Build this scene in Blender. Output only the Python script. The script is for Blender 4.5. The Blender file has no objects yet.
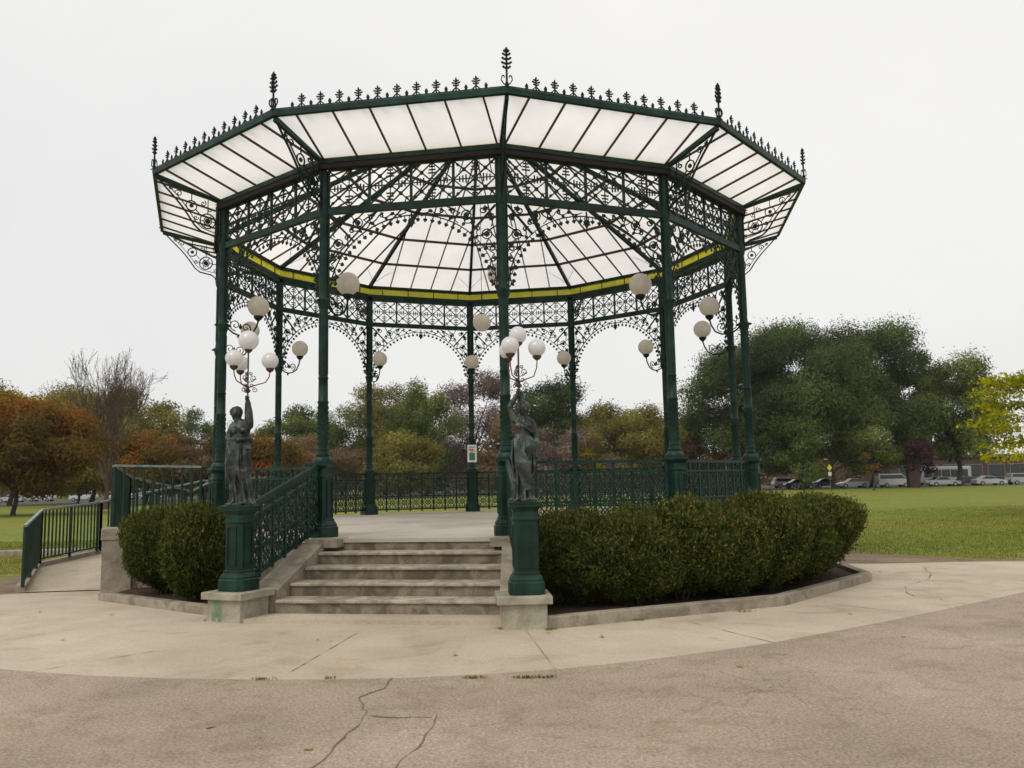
import bpy, math, random
import numpy as np
from mathutils import Vector, Matrix
random.seed(7)
RNG = np.random.default_rng(11)
PI = math.pi
scn = bpy.context.scene
COL = scn.collection
# ------------------------------------------------------------------ camera model
CAM = np.array([0.181, -19.6066, 0.8341])
YAW, PITCH, ROLL, FPX = 0.0255, 0.1158, -0.0198, 846.28
FW = np.array([math.sin(YAW)*math.cos(PITCH), math.cos(YAW)*math.cos(PITCH), math.sin(PITCH)])
_r = np.array([math.cos(YAW), -math.sin(YAW), 0.0]); _u = np.cross(_r, FW)
RT = _r*math.cos(ROLL)+_u*math.sin(ROLL)
UP = -_r*math.sin(ROLL)+_u*math.cos(ROLL)
def ray(x, y): return FW+RT*(x-512)/FPX+UP*(384-y)/FPX
def onz(x, y, z):
    d = ray(x, y); t = (z-CAM[2])/d[2]; p = CAM+d*t; return (float(p[0]), float(p[1]))
def horizon(x): return 492.6-0.0198*x
def at_depth(x, D):
    d = ray(x, horizon(x)); p = CAM+d*D; return (float(p[0]), float(p[1]))
def height_at(x, y, D):
    d = ray(x, y); return float(CAM[2]+d[2]*D)
TH0 = 0.0692
R = 6.0
G = -0.95                      # ground level, deck is 0
Zr = 1.216
# ------------------------------------------------------------------ helpers
class MB:
    def __init__(s): s.v = []; s.f = []
    def add(s, vs, fs):
        o = len(s.v); s.v += [tuple(map(float, p)) for p in vs]; s.f += [tuple(i+o for i in f) for f in fs]
    def box(s, x0, x1, y0, y1, z0, z1):
        s.add([(x0,y0,z0),(x1,y0,z0),(x1,y1,z0),(x0,y1,z0),(x0,y0,z1),(x1,y0,z1),(x1,y1,z1),(x0,y1,z1)],
              [(0,3,2,1),(4,5,6,7),(0,1,5,4),(1,2,6,5),(2,3,7,6),(3,0,4,7)])
    def bar(s, a, b, w, d=None, up=(0,0,1)):
        """rectangular bar from a to b; w across, d along the 'up' hint"""
        d = d or w
        a = Vector(a); b = Vector(b); t = b-a
        if t.length < 1e-6: return
        t.normalize(); u = Vector(up)
        if abs(t.dot(u)) > .97: u = Vector((0,1,0)) if abs(t.y) < .9 else Vector((1,0,0))
        sd = t.cross(u).normalized(); u = sd.cross(t).normalized()
        sd *= w/2; u *= d/2
        s.add([a-sd-u, a+sd-u, a+sd+u, a-sd+u, b-sd-u, b+sd-u, b+sd+u, b-sd+u],
              [(0,3,2,1),(4,5,6,7),(0,1,5,4),(1,2,6,5),(2,3,7,6),(3,0,4,7)])
    def tube(s, pts, r, n=6, cap=True):
        pts = [Vector(p) for p in pts]; m = len(pts)
        rs = r if isinstance(r, (list, tuple)) else [r]*m
        prev = None; base = len(s.v)
        for i, p in enumerate(pts):
            t = (pts[min(i+1, m-1)]-pts[max(i-1, 0)])
            if t.length < 1e-9: t = Vector((0,0,1))
            t.normalize()
            if prev is None:
                u = Vector((0,0,1)) if abs(t.z) < .9 else Vector((0,1,0))
            else: u = prev
            a = t.cross(u).normalized(); u = a.cross(t).normalized(); prev = u
            for k in range(n):
                q = p+(a*math.cos(2*PI*k/n)+u*math.sin(2*PI*k/n))*rs[i]
                s.v.append((q.x, q.y, q.z))
        for i in range(m-1):
            for k in range(n):
                s.f.append((base+i*n+k, base+i*n+(k+1) % n, base+(i+1)*n+(k+1) % n, base+(i+1)*n+k))
        if cap:
            s.f.append(tuple(base+k for k in range(n-1, -1, -1))); s.f.append(tuple(base+(m-1)*n+k for k in range(n)))
    def lathe(s, prof, n=16, c=(0,0,0), sq=None, ch=.3):
        """prof: (r, z) list. sq=True lofts a chamfered square instead of a circle"""
        b = len(s.v)
        if sq:
            sec = []
            k = 1-ch
            for (x, y) in ((1,-k),(1,k),(k,1),(-k,1),(-1,k),(-1,-k),(-k,-1),(k,-1)): sec.append((x, y))
            n = 8
        else: sec = [(math.cos(2*PI*i/n), math.sin(2*PI*i/n)) for i in range(n)]
        for r, z in prof:
            for (x, y) in sec: s.v.append((c[0]+x*r, c[1]+y*r, c[2]+z))
        m = len(prof)
        for i in range(m-1):
            for k in range(n): s.f.append((b+i*n+k, b+i*n+(k+1) % n, b+(i+1)*n+(k+1) % n, b+(i+1)*n+k))
        s.f.append(tuple(b+k for k in range(n-1, -1, -1))); s.f.append(tuple(b+(m-1)*n+k for k in range(n)))
    def sphere(s, c, r, n=12, m=8, sc=(1,1,1)):
        b = len(s.v)
        s.v.append((c[0], c[1], c[2]-r*sc[2]))
        for i in range(1, m):
            a = -PI/2+PI*i/m
            for k in range(n):
                s.v.append((c[0]+r*sc[0]*math.cos(a)*math.cos(2*PI*k/n), c[1]+r*sc[1]*math.cos(a)*math.sin(2*PI*k/n), c[2]+r*sc[2]*math.sin(a)))
        s.v.append((c[0], c[1], c[2]+r*sc[2])); t = len(s.v)-1
        for k in range(n): s.f.append((b, b+1+(k+1) % n, b+1+k)); s.f.append((t, t-n+k, t-n+(k+1) % n))
        for i in range(m-2):
            for k in range(n):
                s.f.append((b+1+i*n+k, b+1+i*n+(k+1) % n, b+1+(i+1)*n+(k+1) % n, b+1+(i+1)*n+k))
    def prism(s, poly, z0, z1):
        n = len(poly)
        zz0 = z0 if isinstance(z0, (list, tuple)) else [z0]*n
        zz1 = z1 if isinstance(z1, (list, tuple)) else [z1]*n
        ar = sum(poly[i][0]*poly[(i+1) % n][1]-poly[(i+1) % n][0]*poly[i][1] for i in range(n))
        if ar < 0: poly = poly[::-1]; zz0 = zz0[::-1]; zz1 = zz1[::-1]
        s.add([(p[0], p[1], z) for p, z in zip(poly, zz0)]+[(p[0], p[1], z) for p, z in zip(poly, zz1)],
              [tuple(range(n-1, -1, -1)), tuple(range(n, 2*n))]+[(i, (i+1) % n, n+(i+1) % n, n+i) for i in range(n)])
    def sheet(s, poly, z):
        n = len(poly)
        ar = sum(poly[i][0]*poly[(i+1) % n][1]-poly[(i+1) % n][0]*poly[i][1] for i in range(n))
        if ar < 0: poly = poly[::-1]
        s.add([(p[0], p[1], z) for p in poly], [tuple(range(n))])
    def mesh(s, name, mat=None, smooth=False):
        me = bpy.data.meshes.new(name); me.from_pydata(s.v, [], s.f); me.update()
        if mat: me.materials.append(mat)
        if smooth:
            me.polygons.foreach_set('use_smooth', [True]*len(me.polygons))
            try: me.set_sharp_from_angle(angle=math.radians(38))
            except Exception: pass
        return me
    def build(s, name, mat, parent=None, smooth=False, loc=None, rz=0):
        o = link(name, s.mesh(name, mat, smooth), parent)
        if loc is not None: o.location = loc
        o.rotation_euler.z = rz
        return o
def link(name, me, parent=None):
    o = bpy.data.objects.new(name, me); COL.objects.link(o)
    if parent: o.parent = parent
    return o
def tag(o, label=None, cat=None, group=None, kind=None):
    if label: o['label'] = label
    if cat: o['category'] = cat
    if group: o['group'] = group
    if kind: o['kind'] = kind
    return o
def empty(name, loc=(0,0,0), rz=0, **k):
    o = bpy.data.objects.new(name, None); o.location = loc; o.rotation_euler.z = rz; COL.objects.link(o)
    o.empty_display_size = .3
    return tag(o, **k)
CH = {}
def copy_tree(o, parent=None):
    c = o.copy(); COL.objects.link(c); c.parent = parent
    for ch in list(o.children_recursive if False else o.children): copy_tree(ch, c)
    return c
# ------------------------------------------------------------------ materials
def nodes(m):
    m.use_nodes = True; nt = m.node_tree; nt.nodes.clear(); return nt, nt.nodes, nt.links
def mat(name, cols, scale=3, rough=.6, metal=0, spec=.5, bump=0, bscale=None, detail=6, pos=(.3,.5,.7), second=None, distort=0, coat=0, bdist=.02):
    """noise driven paint: cols = 1..3 colours; second=(scale, lo, hi) multiplies a coarse mottling"""
    m = bpy.data.materials.new(name); nt, N, L = nodes(m)
    out = N.new('ShaderNodeOutputMaterial'); b = N.new('ShaderNodeBsdfPrincipled'); L.new(b.outputs[0], out.inputs[0])
    b.inputs['Roughness'].default_value = rough; b.inputs['Metallic'].default_value = metal
    b.inputs['Specular IOR Level'].default_value = spec; b.inputs['Coat Weight'].default_value = coat
    tc = N.new('ShaderNodeTexCoord')
    nz = N.new('ShaderNodeTexNoise'); nz.inputs['Scale'].default_value = scale; nz.inputs['Detail'].default_value = detail
    nz.inputs['Distortion'].default_value = distort
    L.new(tc.outputs['Object'], nz.inputs['Vector'])
    cr = N.new('ShaderNodeValToRGB'); L.new(nz.outputs['Fac'], cr.inputs[0])
    el = cr.color_ramp.elements
    if len(cols) == 1: cols = cols*2
    el[0].color = (*cols[0], 1); el[0].position = pos[0]; el[1].color = (*cols[-1], 1); el[1].position = pos[-1]
    if len(cols) == 3: e = el.new(pos[1]); e.color = (*cols[1], 1)
    src = cr.outputs[0]
    if second:
        n2 = N.new('ShaderNodeTexNoise'); n2.inputs['Scale'].default_value = second[0]; n2.inputs['Detail'].default_value = 4
        L.new(tc.outputs['Object'], n2.inputs['Vector'])
        mr = N.new('ShaderNodeMapRange'); mr.inputs[1].default_value = .35; mr.inputs[2].default_value = .65
        mr.inputs[3].default_value = second[1]; mr.inputs[4].default_value = second[2]; L.new(n2.outputs['Fac'], mr.inputs[0])
        mx = N.new('ShaderNodeMix'); mx.data_type = 'RGBA'; mx.blend_type = 'MULTIPLY'; mx.inputs[0].default_value = 1
        L.new(src, mx.inputs[6]); L.new(mr.outputs[0], mx.inputs[7]); src = mx.outputs[2]
    L.new(src, b.inputs['Base Color'])
    if bump:
        nb = N.new('ShaderNodeTexNoise'); nb.inputs['Scale'].default_value = bscale or scale*4; nb.inputs['Detail'].default_value = 5
        L.new(tc.outputs['Object'], nb.inputs['Vector'])
        bp = N.new('ShaderNodeBump'); bp.inputs['Strength'].default_value = bump; bp.inputs['Distance'].default_value = bdist
        L.new(nb.outputs['Fac'], bp.inputs['Height']); L.new(bp.outputs[0], b.inputs['Normal'])
    return m
def leaf_mat(name, cols, trans=.3):
    m = bpy.data.materials.new(name); nt, N, L = nodes(m)
    out = N.new('ShaderNodeOutputMaterial'); d = N.new('ShaderNodeBsdfDiffuse'); t = N.new('ShaderNodeBsdfTranslucent')
    mx = N.new('ShaderNodeMixShader'); mx.inputs[0].default_value = trans
    at = N.new('ShaderNodeAttribute'); at.attribute_name = 'tint'
    cr = N.new('ShaderNodeValToRGB'); L.new(at.outputs['Fac'], cr.inputs[0]); el = cr.color_ramp.elements
    el[0].color = (*cols[0], 1); el[0].position = .1; el[1].color = (*cols[-1], 1); el[1].position = .9
    for i, c in enumerate(cols[1:-1]):
        e = el.new(.1+.8*(i+1)/(len(cols)-1)); e.color = (*c, 1)
    L.new(cr.outputs[0], d.inputs[0]); L.new(cr.outputs[0], t.inputs[0])
    L.new(d.outputs[0], mx.inputs[1]); L.new(t.outputs[0], mx.inputs[2]); L.new(mx.outputs[0], out.inputs[0])
    return m
def translucent(name, col, fac=.6, rough=.3, gloss=.06, mottle=(1.2,.9,1.05)):
    m = bpy.data.materials.new(name); nt, N, L = nodes(m)
    out = N.new('ShaderNodeOutputMaterial'); d = N.new('ShaderNodeBsdfDiffuse'); t = N.new('ShaderNodeBsdfTranslucent')
    g = N.new('ShaderNodeBsdfGlossy'); g.inputs['Roughness'].default_value = rough
    mx = N.new('ShaderNodeMixShader'); mx.inputs[0].default_value = fac; m2 = N.new('ShaderNodeMixShader'); m2.inputs[0].default_value = gloss
    tc = N.new('ShaderNodeTexCoord'); nz = N.new('ShaderNodeTexNoise'); nz.inputs['Scale'].default_value = mottle[0]; nz.inputs['Detail'].default_value = 5
    L.new(tc.outputs['Object'], nz.inputs['Vector'])
    cr = N.new('ShaderNodeValToRGB'); L.new(nz.outputs['Fac'], cr.inputs[0]); el = cr.color_ramp.elements
    el[0].position = .3; el[1].position = .65
    el[0].color = (*[min(1, c*mottle[1]) for c in col], 1); el[1].color = (*[min(1, c*mottle[2]) for c in col], 1)
    L.new(cr.outputs[0], d.inputs[0]); L.new(cr.outputs[0], t.inputs[0])
    L.new(d.outputs[0], mx.inputs[1]); L.new(t.outputs[0], mx.inputs[2]); L.new(mx.outputs[0], m2.inputs[1]); L.new(g.outputs[0], m2.inputs[2])
    L.new(m2.outputs[0], out.inputs[0]); return m
M = {}
M['green'] = mat('green_paint', [(.003,.020,.012),(.0045,.029,.018),(.008,.040,.026)], scale=2.5, rough=.46, spec=.28, bump=.15, bscale=60, second=(5,.62,1.22), bdist=.004)
M['green_dark'] = mat('dark_green_iron', [(.004,.014,.009),(.007,.022,.014)], scale=6, rough=.55, spec=.22)
M['rail_steel'] = mat('worn_rail_paint', [(.10,.15,.13),(.26,.30,.28)], scale=5, rough=.35, metal=.3)
M['soffit'] = mat('rusty_soffit', [(.012,.009,.007),(.020,.012,.009)], scale=4, rough=.8)
M['tbar'] = mat('roof_glazing_bar', [(.032,.017,.007),(.075,.040,.014)], scale=4, rough=.7)
M['glass'] = translucent('milky_roof_panel', (.90,.875,.83), fac=.92, gloss=.03, mottle=(1.6,.95,1.04))
M['yellow'] = translucent('yellow_panel', (1.0,.86,.06), fac=1.0, gloss=.04, mottle=(2.2,.82,1.05))
nt_ = M['yellow'].node_tree; o_ = [n for n in nt_.nodes if n.type == 'OUTPUT_MATERIAL'][0]; src_ = o_.inputs[0].links[0].from_socket
tp_ = nt_.nodes.new('ShaderNodeBsdfTransparent'); tp_.inputs[0].default_value = (.98,.86,.06,1); mm_ = nt_.nodes.new('ShaderNodeMixShader'); mm_.inputs[0].default_value = .15
nt_.links.new(src_, mm_.inputs[1]); nt_.links.new(tp_.outputs[0], mm_.inputs[2]); nt_.links.new(mm_.outputs[0], o_.inputs[0])
M['globe'] = translucent('shaded_opal_globe', (.84,.79,.71), fac=.5, gloss=.05, rough=.15, mottle=(9,.93,1.04))  # column and pendant globes: shade under the roof put into the darker beige colour
M['globe_lit'] = translucent('lit_opal_globe', (.87,.86,.85), fac=.45, gloss=.06, rough=.15, mottle=(9,.93,1.04))  # statue globes: same opal, whiter colour standing in for the open daylight
M['bronze'] = mat('weathered_bronze', [(.012,.014,.012),(.036,.044,.038),(.12,.155,.13)], scale=7, rough=.42, metal=.45, bump=.35, bscale=35, distort=.6, bdist=.006)
M['brass'] = mat('worn_brass', [(.06,.035,.02),(.14,.09,.05)], scale=20, rough=.45, metal=.6)
M['leafdry'] = mat('dry_leaf', [(.30,.16,.04),(.42,.26,.07)], scale=8, rough=.8)
def ground_mat(name, base, speck, blot, crackdark=.0, bumpstr=.3, rough=.9, streak=False):
    m = bpy.data.materials.new(name); nt, N, L = nodes(m)
    out = N.new('ShaderNodeOutputMaterial'); b = N.new('ShaderNodeBsdfPrincipled'); L.new(b.outputs[0], out.inputs[0])
    b.inputs['Roughness'].default_value = rough; b.inputs['Specular IOR Level'].default_value = .3
    tc = N.new('ShaderNodeTexCoord')
    def noise(sc, det=5, vec=None, dist=0, ro=.5):
        n = N.new('ShaderNodeTexNoise'); n.inputs['Scale'].default_value = sc; n.inputs['Detail'].default_value = det
        n.inputs['Distortion'].default_value = dist; n.inputs['Roughness'].default_value = ro
        L.new(vec or tc.outputs['Object'], n.inputs['Vector']); return n.outputs['Fac']
    def ramp(f, a, b_, p0, p1):
        c = N.new('ShaderNodeValToRGB'); L.new(f, c.inputs[0]); e = c.color_ramp.elements
        e[0].color = (*a, 1); e[1].color = (*b_, 1); e[0].position = p0; e[1].position = p1; return c.outputs[0]
    def mul(a, b_):
        x = N.new('ShaderNodeMix'); x.data_type = 'RGBA'; x.blend_type = 'MULTIPLY'; x.inputs[0].default_value = 1
        L.new(a, x.inputs[6]); L.new(b_, x.inputs[7]); return x.outputs[2]
    c = ramp(noise(.9, 8, ro=.6), tuple(v*.86 for v in base), tuple(min(1, v*1.12) for v in base), .3, .7)
    g = lambda v: (v, v, v)
    c = mul(c, ramp(noise(speck[0], 3), g(speck[1]), g(speck[2]), .35, .65))
    c = mul(c, ramp(noise(speck[0]*4.2, 2), g(speck[1]), g(speck[2]), .3, .7))
    c = mul(c, ramp(noise(blot[0], 6, dist=1.2), (blot[1], blot[1]*.97, blot[1]*.93), (1,1,1), blot[2], blot[3]))
    c = mul(c, ramp(noise(.22, 5, dist=.5), (.86,.85,.83), (1.0,1.0,1.0), .38, .6))
    if streak:
        w = N.new('ShaderNodeTexVoronoi'); w.feature = 'DISTANCE_TO_EDGE'; w.inputs['Scale'].default_value = .55
        n = N.new('ShaderNodeTexNoise'); n.inputs['Scale'].default_value = 2.2; n.inputs['Detail'].default_value = 6
        L.new(tc.outputs['Object'], n.inputs['Vector'])
        ad = N.new('ShaderNodeMix'); ad.data_type = 'RGBA'; ad.blend_type = 'ADD'; ad.inputs[0].default_value = .9
        L.new(tc.outputs['Object'], ad.inputs[6]); L.new(n.outputs['Color'], ad.inputs[7]); L.new(ad.outputs[2], w.inputs['Vector'])
        mk = ramp(noise(.35, 3), g(0), g(1), .5, .62)
        ck = ramp(w.outputs['Distance'], g(.72), g(1), .0, .012)
        mx = N.new('ShaderNodeMix'); mx.data_type = 'RGBA'; L.new(mk, mx.inputs[0]); mx.inputs[6].default_value = (1,1,1,1); L.new(ck, mx.inputs[7])
        c = mul(c, mx.outputs[2])
    L.new(c, b.inputs['Base Color'])
    bp = N.new('ShaderNodeBump'); bp.inputs['Strength'].default_value = bumpstr; bp.inputs['Distance'].default_value = .01
    L.new(noise(speck[0]*1.5, 4), bp.inputs['Height']); L.new(bp.outputs[0], b.inputs['Normal'])
    return m
M['asphalt'] = ground_mat('worn_asphalt', (.37,.298,.222), (42,.74,1.26), (2.6,.86,.34,.50), bumpstr=.6, streak=True)
M['concrete'] = ground_mat('pale_concrete_paving', (.53,.45,.34), (26,.92,1.06), (1.1,.86,.33,.47), bumpstr=.2)
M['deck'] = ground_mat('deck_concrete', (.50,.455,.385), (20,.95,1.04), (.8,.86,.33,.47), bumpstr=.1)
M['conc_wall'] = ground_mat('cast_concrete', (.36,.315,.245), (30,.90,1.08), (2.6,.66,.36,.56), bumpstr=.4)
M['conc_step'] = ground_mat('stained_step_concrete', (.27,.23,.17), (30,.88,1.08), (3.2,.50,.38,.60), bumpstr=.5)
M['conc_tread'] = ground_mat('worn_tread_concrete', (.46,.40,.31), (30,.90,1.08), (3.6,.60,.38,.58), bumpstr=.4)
M['conc_plinth'] = ground_mat('plinth_concrete', (.40,.375,.295), (30,.92,1.06), (2.6,.72,.36,.56), bumpstr=.35)
M['soil'] = ground_mat('brown_soil', (.070,.040,.024), (22,.6,1.4), (3,.6,.4,.6), bumpstr=.9)
M['dirt'] = ground_mat('bare_dirt', (.25,.175,.115), (18,.8,1.2), (1.5,.75,.4,.6), bumpstr=.5)
M['crack'] = mat('dark_joint', [(.10,.08,.06),(.19,.155,.115)], scale=5, rough=1)
M['bark'] = mat('tree_bark', [(.035,.027,.022),(.075,.058,.045)], scale=3, rough=.9)
M['road'] = ground_mat('far_road', (.085,.08,.07), (4,.9,1.1), (.4,.85,.4,.5), bumpstr=.1)
# lawn
def lawn_mat():
    m = bpy.data.materials.new('lawn_turf'); nt, N, L = nodes(m)
    out = N.new('ShaderNodeOutputMaterial'); b = N.new('ShaderNodeBsdfPrincipled'); L.new(b.outputs[0], out.inputs[0])
    b.inputs['Roughness'].default_value = .9; b.inputs['Specular IOR Level'].default_value = .15
    tc = N.new('ShaderNodeTexCoord')
    mp = N.new('ShaderNodeMapping'); mp.inputs['Scale'].default_value = (.35,1,1); L.new(tc.outputs['Object'], mp.inputs[0])
    def noise(sc, det, v): 
        n = N.new('ShaderNodeTexNoise'); n.inputs['Scale'].default_value = sc; n.inputs['Detail'].default_value = det; L.new(v, n.inputs['Vector']); return n.outputs['Fac']
    c = N.new('ShaderNodeValToRGB'); L.new(noise(.09, 7, mp.outputs[0]), c.inputs[0]); e = c.color_ramp.elements
    e[0].position = .34; e[0].color = (.140,.190,.026,1); e[1].position = .66; e[1].color = (.235,.165,.048,1)
    q = e.new(.5); q.color = (.185,.205,.032,1)
    f = N.new('ShaderNodeValToRGB'); L.new(noise(3.5, 8, tc.outputs['Object']), f.inputs[0]); e = f.color_ramp.elements
    e[0].position = .3; e[0].color = (.68,.72,.65,1); e[1].position = .7; e[1].color = (1.25,1.2,1.2,1)
    x = N.new('ShaderNodeMix'); x.data_type = 'RGBA'; x.blend_type = 'MULTIPLY'; x.inputs[0].default_value = 1
    L.new(c.outputs[0], x.inputs[6]); L.new(f.outputs[0], x.inputs[7]); L.new(x.outputs[2], b.inputs['Base Color'])
    bp = N.new('ShaderNodeBump'); bp.inputs['Strength'].default_value = .8; bp.inputs['Distance'].default_value = .04
    L.new(noise(9, 6, tc.outputs['Object']), bp.inputs['Height']); L.new(bp.outputs[0], b.inputs['Normal'])
    return m
M['lawn'] = lawn_mat()
#%% ------------------------------------------------------------------ ground
def struct(name, mb, m, loc=None): return tag(mb.build(name, m, loc=loc), kind='structure')
g = MB(); g.sheet([(-900,-60),(900,-60),(900,1500),(-900,1500)], G-.016); struct('lawn', g, M['lawn'])
arc = [(-40,14),(-26,2.5),(-17,-3.2),(-11.5,-6.9),(-8,-9.05),(-6.3,-9.95)]+[onz(x, y, G) for x, y in
      [(0,669),(50,673),(100,676),(170,678.3),(250,679.5),(330,679.5),(400,678),(480,674.5),(560,669),(630,661.5),(700,653),(770,643),(830,632),(900,618.5),(960,606),(1024,592)]]+[(11,-4.8),(16,-1.4),(26,4.2),(40,11)]
a = MB(); a.sheet(arc+[(60,11),(60,-50),(-60,-50),(-60,14)], G); struct('asphalt_path', a, M['asphalt'])
inner = [(40,21.5),(26,9.5),(16,1.9),(13,-.6),onz(1024,561,G),onz(960,561.5,G),onz(900,563,G),onz(860,563.5,G),(5,-1.2),(-5,-1),(-8.2,-3.86),onz(22,592.5,G),onz(0,594.5,G),(-12,-2.4),(-18,1.2),(-27,7.5),(-40,19)]
a = MB(); a.sheet(arc+inner, G-.005); struct('concrete_path', a, M['concrete'])
a = MB(); a.sheet([onz(840,563.8,G),onz(900,564,G),onz(960,562.3,G),onz(1024,561.8,G),(13,-.5),(16,2.0),(16,2.8),(12.5,-.1),onz(1024,558.5,G),onz(960,558,G),onz(900,554.5,G),onz(850,551,G),(6,1.5)], G-.010)
struct('dirt_verge', a, M['dirt'])
a = MB(); a.sheet([onz(24,593,G),onz(0,596,G),(-13,-1.8),(-16,1.8),onz(0,579,G),onz(40,572,G),(-8,0)], G-.011); struct('dirt_patch', a, M['dirt'])
# far road and car park behind the lawns
a = MB(); a.sheet([(-700,96),(60,104),(700,118),(700,176),(-700,160)], G-.008); struct('far_road', a, M['road'])
# cracks and joints (ribbons lying on the paving)
def ribbon(pts, w, z, m, nm):
    P = [onz(x, y, z) for x, y in pts]; b = MB(); Lf = []; Rg = []
    Q = [P[0]]
    for i in range(len(P)-1):
        d = math.hypot(P[i+1][0]-P[i][0], P[i+1][1]-P[i][1]); n = max(1, int(d/.12))
        for k in range(1, n+1):
            t = k/n; j = .002 if nm == 'paving_joint' else .025
            Q.append((P[i][0]*(1-t)+P[i+1][0]*t+random.uniform(-j, j), P[i][1]*(1-t)+P[i+1][1]*t+random.uniform(-j, j)))
    for i, q in enumerate(Q):
        a0 = Q[max(i-1,0)]; a1 = Q[min(i+1,len(Q)-1)]; dx, dy = a1[0]-a0[0], a1[1]-a0[1]; l = math.hypot(dx, dy) or 1
        ww = w*random.choice((.1,.4,.7,1.0,1.5))/2; Lf.append((q[0]-dy/l*ww, q[1]+dx/l*ww, z)); Rg.append((q[0]+dy/l*ww, q[1]-dx/l*ww, z))
    n = len(Q); b.add(Lf+Rg, [(i, n+i, n+i+1, i+1) for i in range(n-1)]); struct(nm, b, m)
for pts in [[(392,678),(384,688),(362,697),(366,712),(345,738),(330,752),(314,768)],[(366,715),(398,717),(432,718)],[(437,712),(428,735),(404,760),(398,768)]]:
    ribbon(pts, .014, G+.004, M['crack'], 'pavement_crack')
for pts in [[(285,675),(362,630)],[(556,670),(526,630)],[(776,643),(690,622)],[(28,672),(160,650)],[(905,612),(832,604)]]:
    ribbon(pts, .009, G-.001, M['crack'], 'paving_joint')
ribbon([(820+x/5.02, 520+y/5.02) for x, y in [(510,230),(560,270),(540,300),(430,330),(435,360),(480,385),(600,390),(620,402),(770,430)]], .012, G-.001, M['crack'], 'pavement_crack')
#%% ------------------------------------------------------------------ bandstand
bs = empty('bandstand', (0,0,0), 0, label='open green ironwork bandstand with twelve columns, milky glass roof and yellow band', cat='bandstand')
def vang(k): return -PI/2+TH0+k*PI/6
def eang(k): return vang(k)+PI/12
C15 = math.cos(PI/12); S15 = math.sin(PI/12)
def place_side(o, k, r=R):
    a = eang(k); o.location = (r*C15*math.cos(a), r*C15*math.sin(a), 0); o.rotation_euler.z = a+PI/2
def place_vert(o, k, r=R):
    a = vang(k); o.location = (r*math.cos(a), r*math.sin(a), 0); o.rotation_euler.z = a+PI/2
def ngon(r, off=0): return [(r*math.cos(vang(k)+off), r*math.sin(vang(k)+off)) for k in range(12)]
# platform
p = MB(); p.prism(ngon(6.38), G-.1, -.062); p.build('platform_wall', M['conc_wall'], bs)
p = MB(); p.prism(ngon(6.46), -.06, 0); p.build('platform_deck', M['deck'], bs)
def repeat_side(name, me, ks, children=()):
    out = []
    for k in ks:
        o = link(name, me, bs); place_side(o, k)
        for nm, cme in children: link(nm, cme, o)
        out.append(o)
    return out
def repeat_vert(name, me, ks=range(12), children=()):
    out = []
    for k in ks:
        o = link(name, me, bs); place_vert(o, k)
        for nm, cme in children: link(nm, cme, o)
        out.append(o)
    return out
# columns
def pedestal_prof(s, h):
    return [(.215*s,0),(.215*s,.13*h),(.198*s,.145*h),(.198*s,.165*h),(.178*s,.20*h),(.162*s,.215*h),(.162*s,.235*h),(.146*s,.25*h),(.146*s,.80*h),(.158*s,.815*h),(.158*s,.84*h),(.148*s,.85*h),(.148*s,.91*h),(.165*s,.935*h),(.186*s,.955*h),(.194*s,.965*h),(.194*s,1.0*h)]
def pedestal_mesh(s, h, cap=True):
    b = MB(); b.lathe(pedestal_prof(s, h), sq=True, ch=.30)
    # raised frames on the faces
    for q in range(4):
        c, s_ = math.cos(q*PI/2), math.sin(q*PI/2)
        def T(x, y, z): return (x*c-y*s_, x*s_+y*c, z)
        y = -.146*s-.002; hw = .078*s
        for (x0,x1,z0,z1) in ((-hw,-hw+.016,.29*h,.77*h),(hw-.016,hw,.29*h,.77*h),(-hw+.016,hw-.016,.29*h,.29*h+.016),(-hw+.016,hw-.016,.77*h-.016,.77*h)):
            v = [T(x0,y-.012,z0),T(x1,y-.012,z0),T(x1,y,z0),T(x0,y,z0),T(x0,y-.012,z1),T(x1,y-.012,z1),T(x1,y,z1),T(x0,y,z1)]
            b.add(v, [(0,3,2,1),(4,5,6,7),(0,1,5,4),(1,2,6,5),(3,0,4,7)])
    return b
ped_me = pedestal_mesh(.98, Zr).mesh('pedestal', M['green'])
sh = MB()
sh.lathe([(.15,Zr+.0),(.155,Zr+.03),(.14,Zr+.075),(.105,Zr+.105),(.112,Zr+.12),(.112,Zr+.145),(.096,Zr+.155),(.092,Zr+.20),(.101,Zr+.21),(.101,Zr+.235),(.086,Zr+.245),
          (.084,2.20),(.094,2.215),(.094,2.245),(.082,2.26),(.079,2.62),(.086,2.63),(.086,2.65),(.077,2.66),(.075,3.80),(.082,3.84),(.098,3.88),(.105,3.93),(.118,3.955),(.118,3.985),(.088,4.0),(.080,4.05),
          (.076,4.10),(.074,5.40),(.084,5.42),(.098,5.46),(.098,5.62),(.084,5.66),(.080,6.24)], n=16)
# flutes and relief leaves
for i in range(10):
    a = 2*PI*i/10
    for (z0, z1, r) in ((2.70,3.76,.076),(4.14,5.36,.0745)):
        x, y = r*math.cos(a), r*math.sin(a); sh.bar((x,y,z0), (x,y,z1), .010, .010, up=(math.cos(a),math.sin(a),0))
for z in np.arange(Zr+.30, 2.18, .085):
    for i in range(8):
        a = 2*PI*(i+(int(z*100) % 2)*.5)/8; r = .084
        sh.bar((r*math.cos(a-.22),r*math.sin(a-.22),z), (r*1.06*math.cos(a),r*1.06*math.sin(a),z+.05), .016, .012)
        sh.bar((r*math.cos(a+.22),r*math.sin(a+.22),z), (r*1.06*math.cos(a),r*1.06*math.sin(a),z+.05), .016, .012)
shaft_me = sh.mesh('shaft', M['green'], smooth=True)
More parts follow.
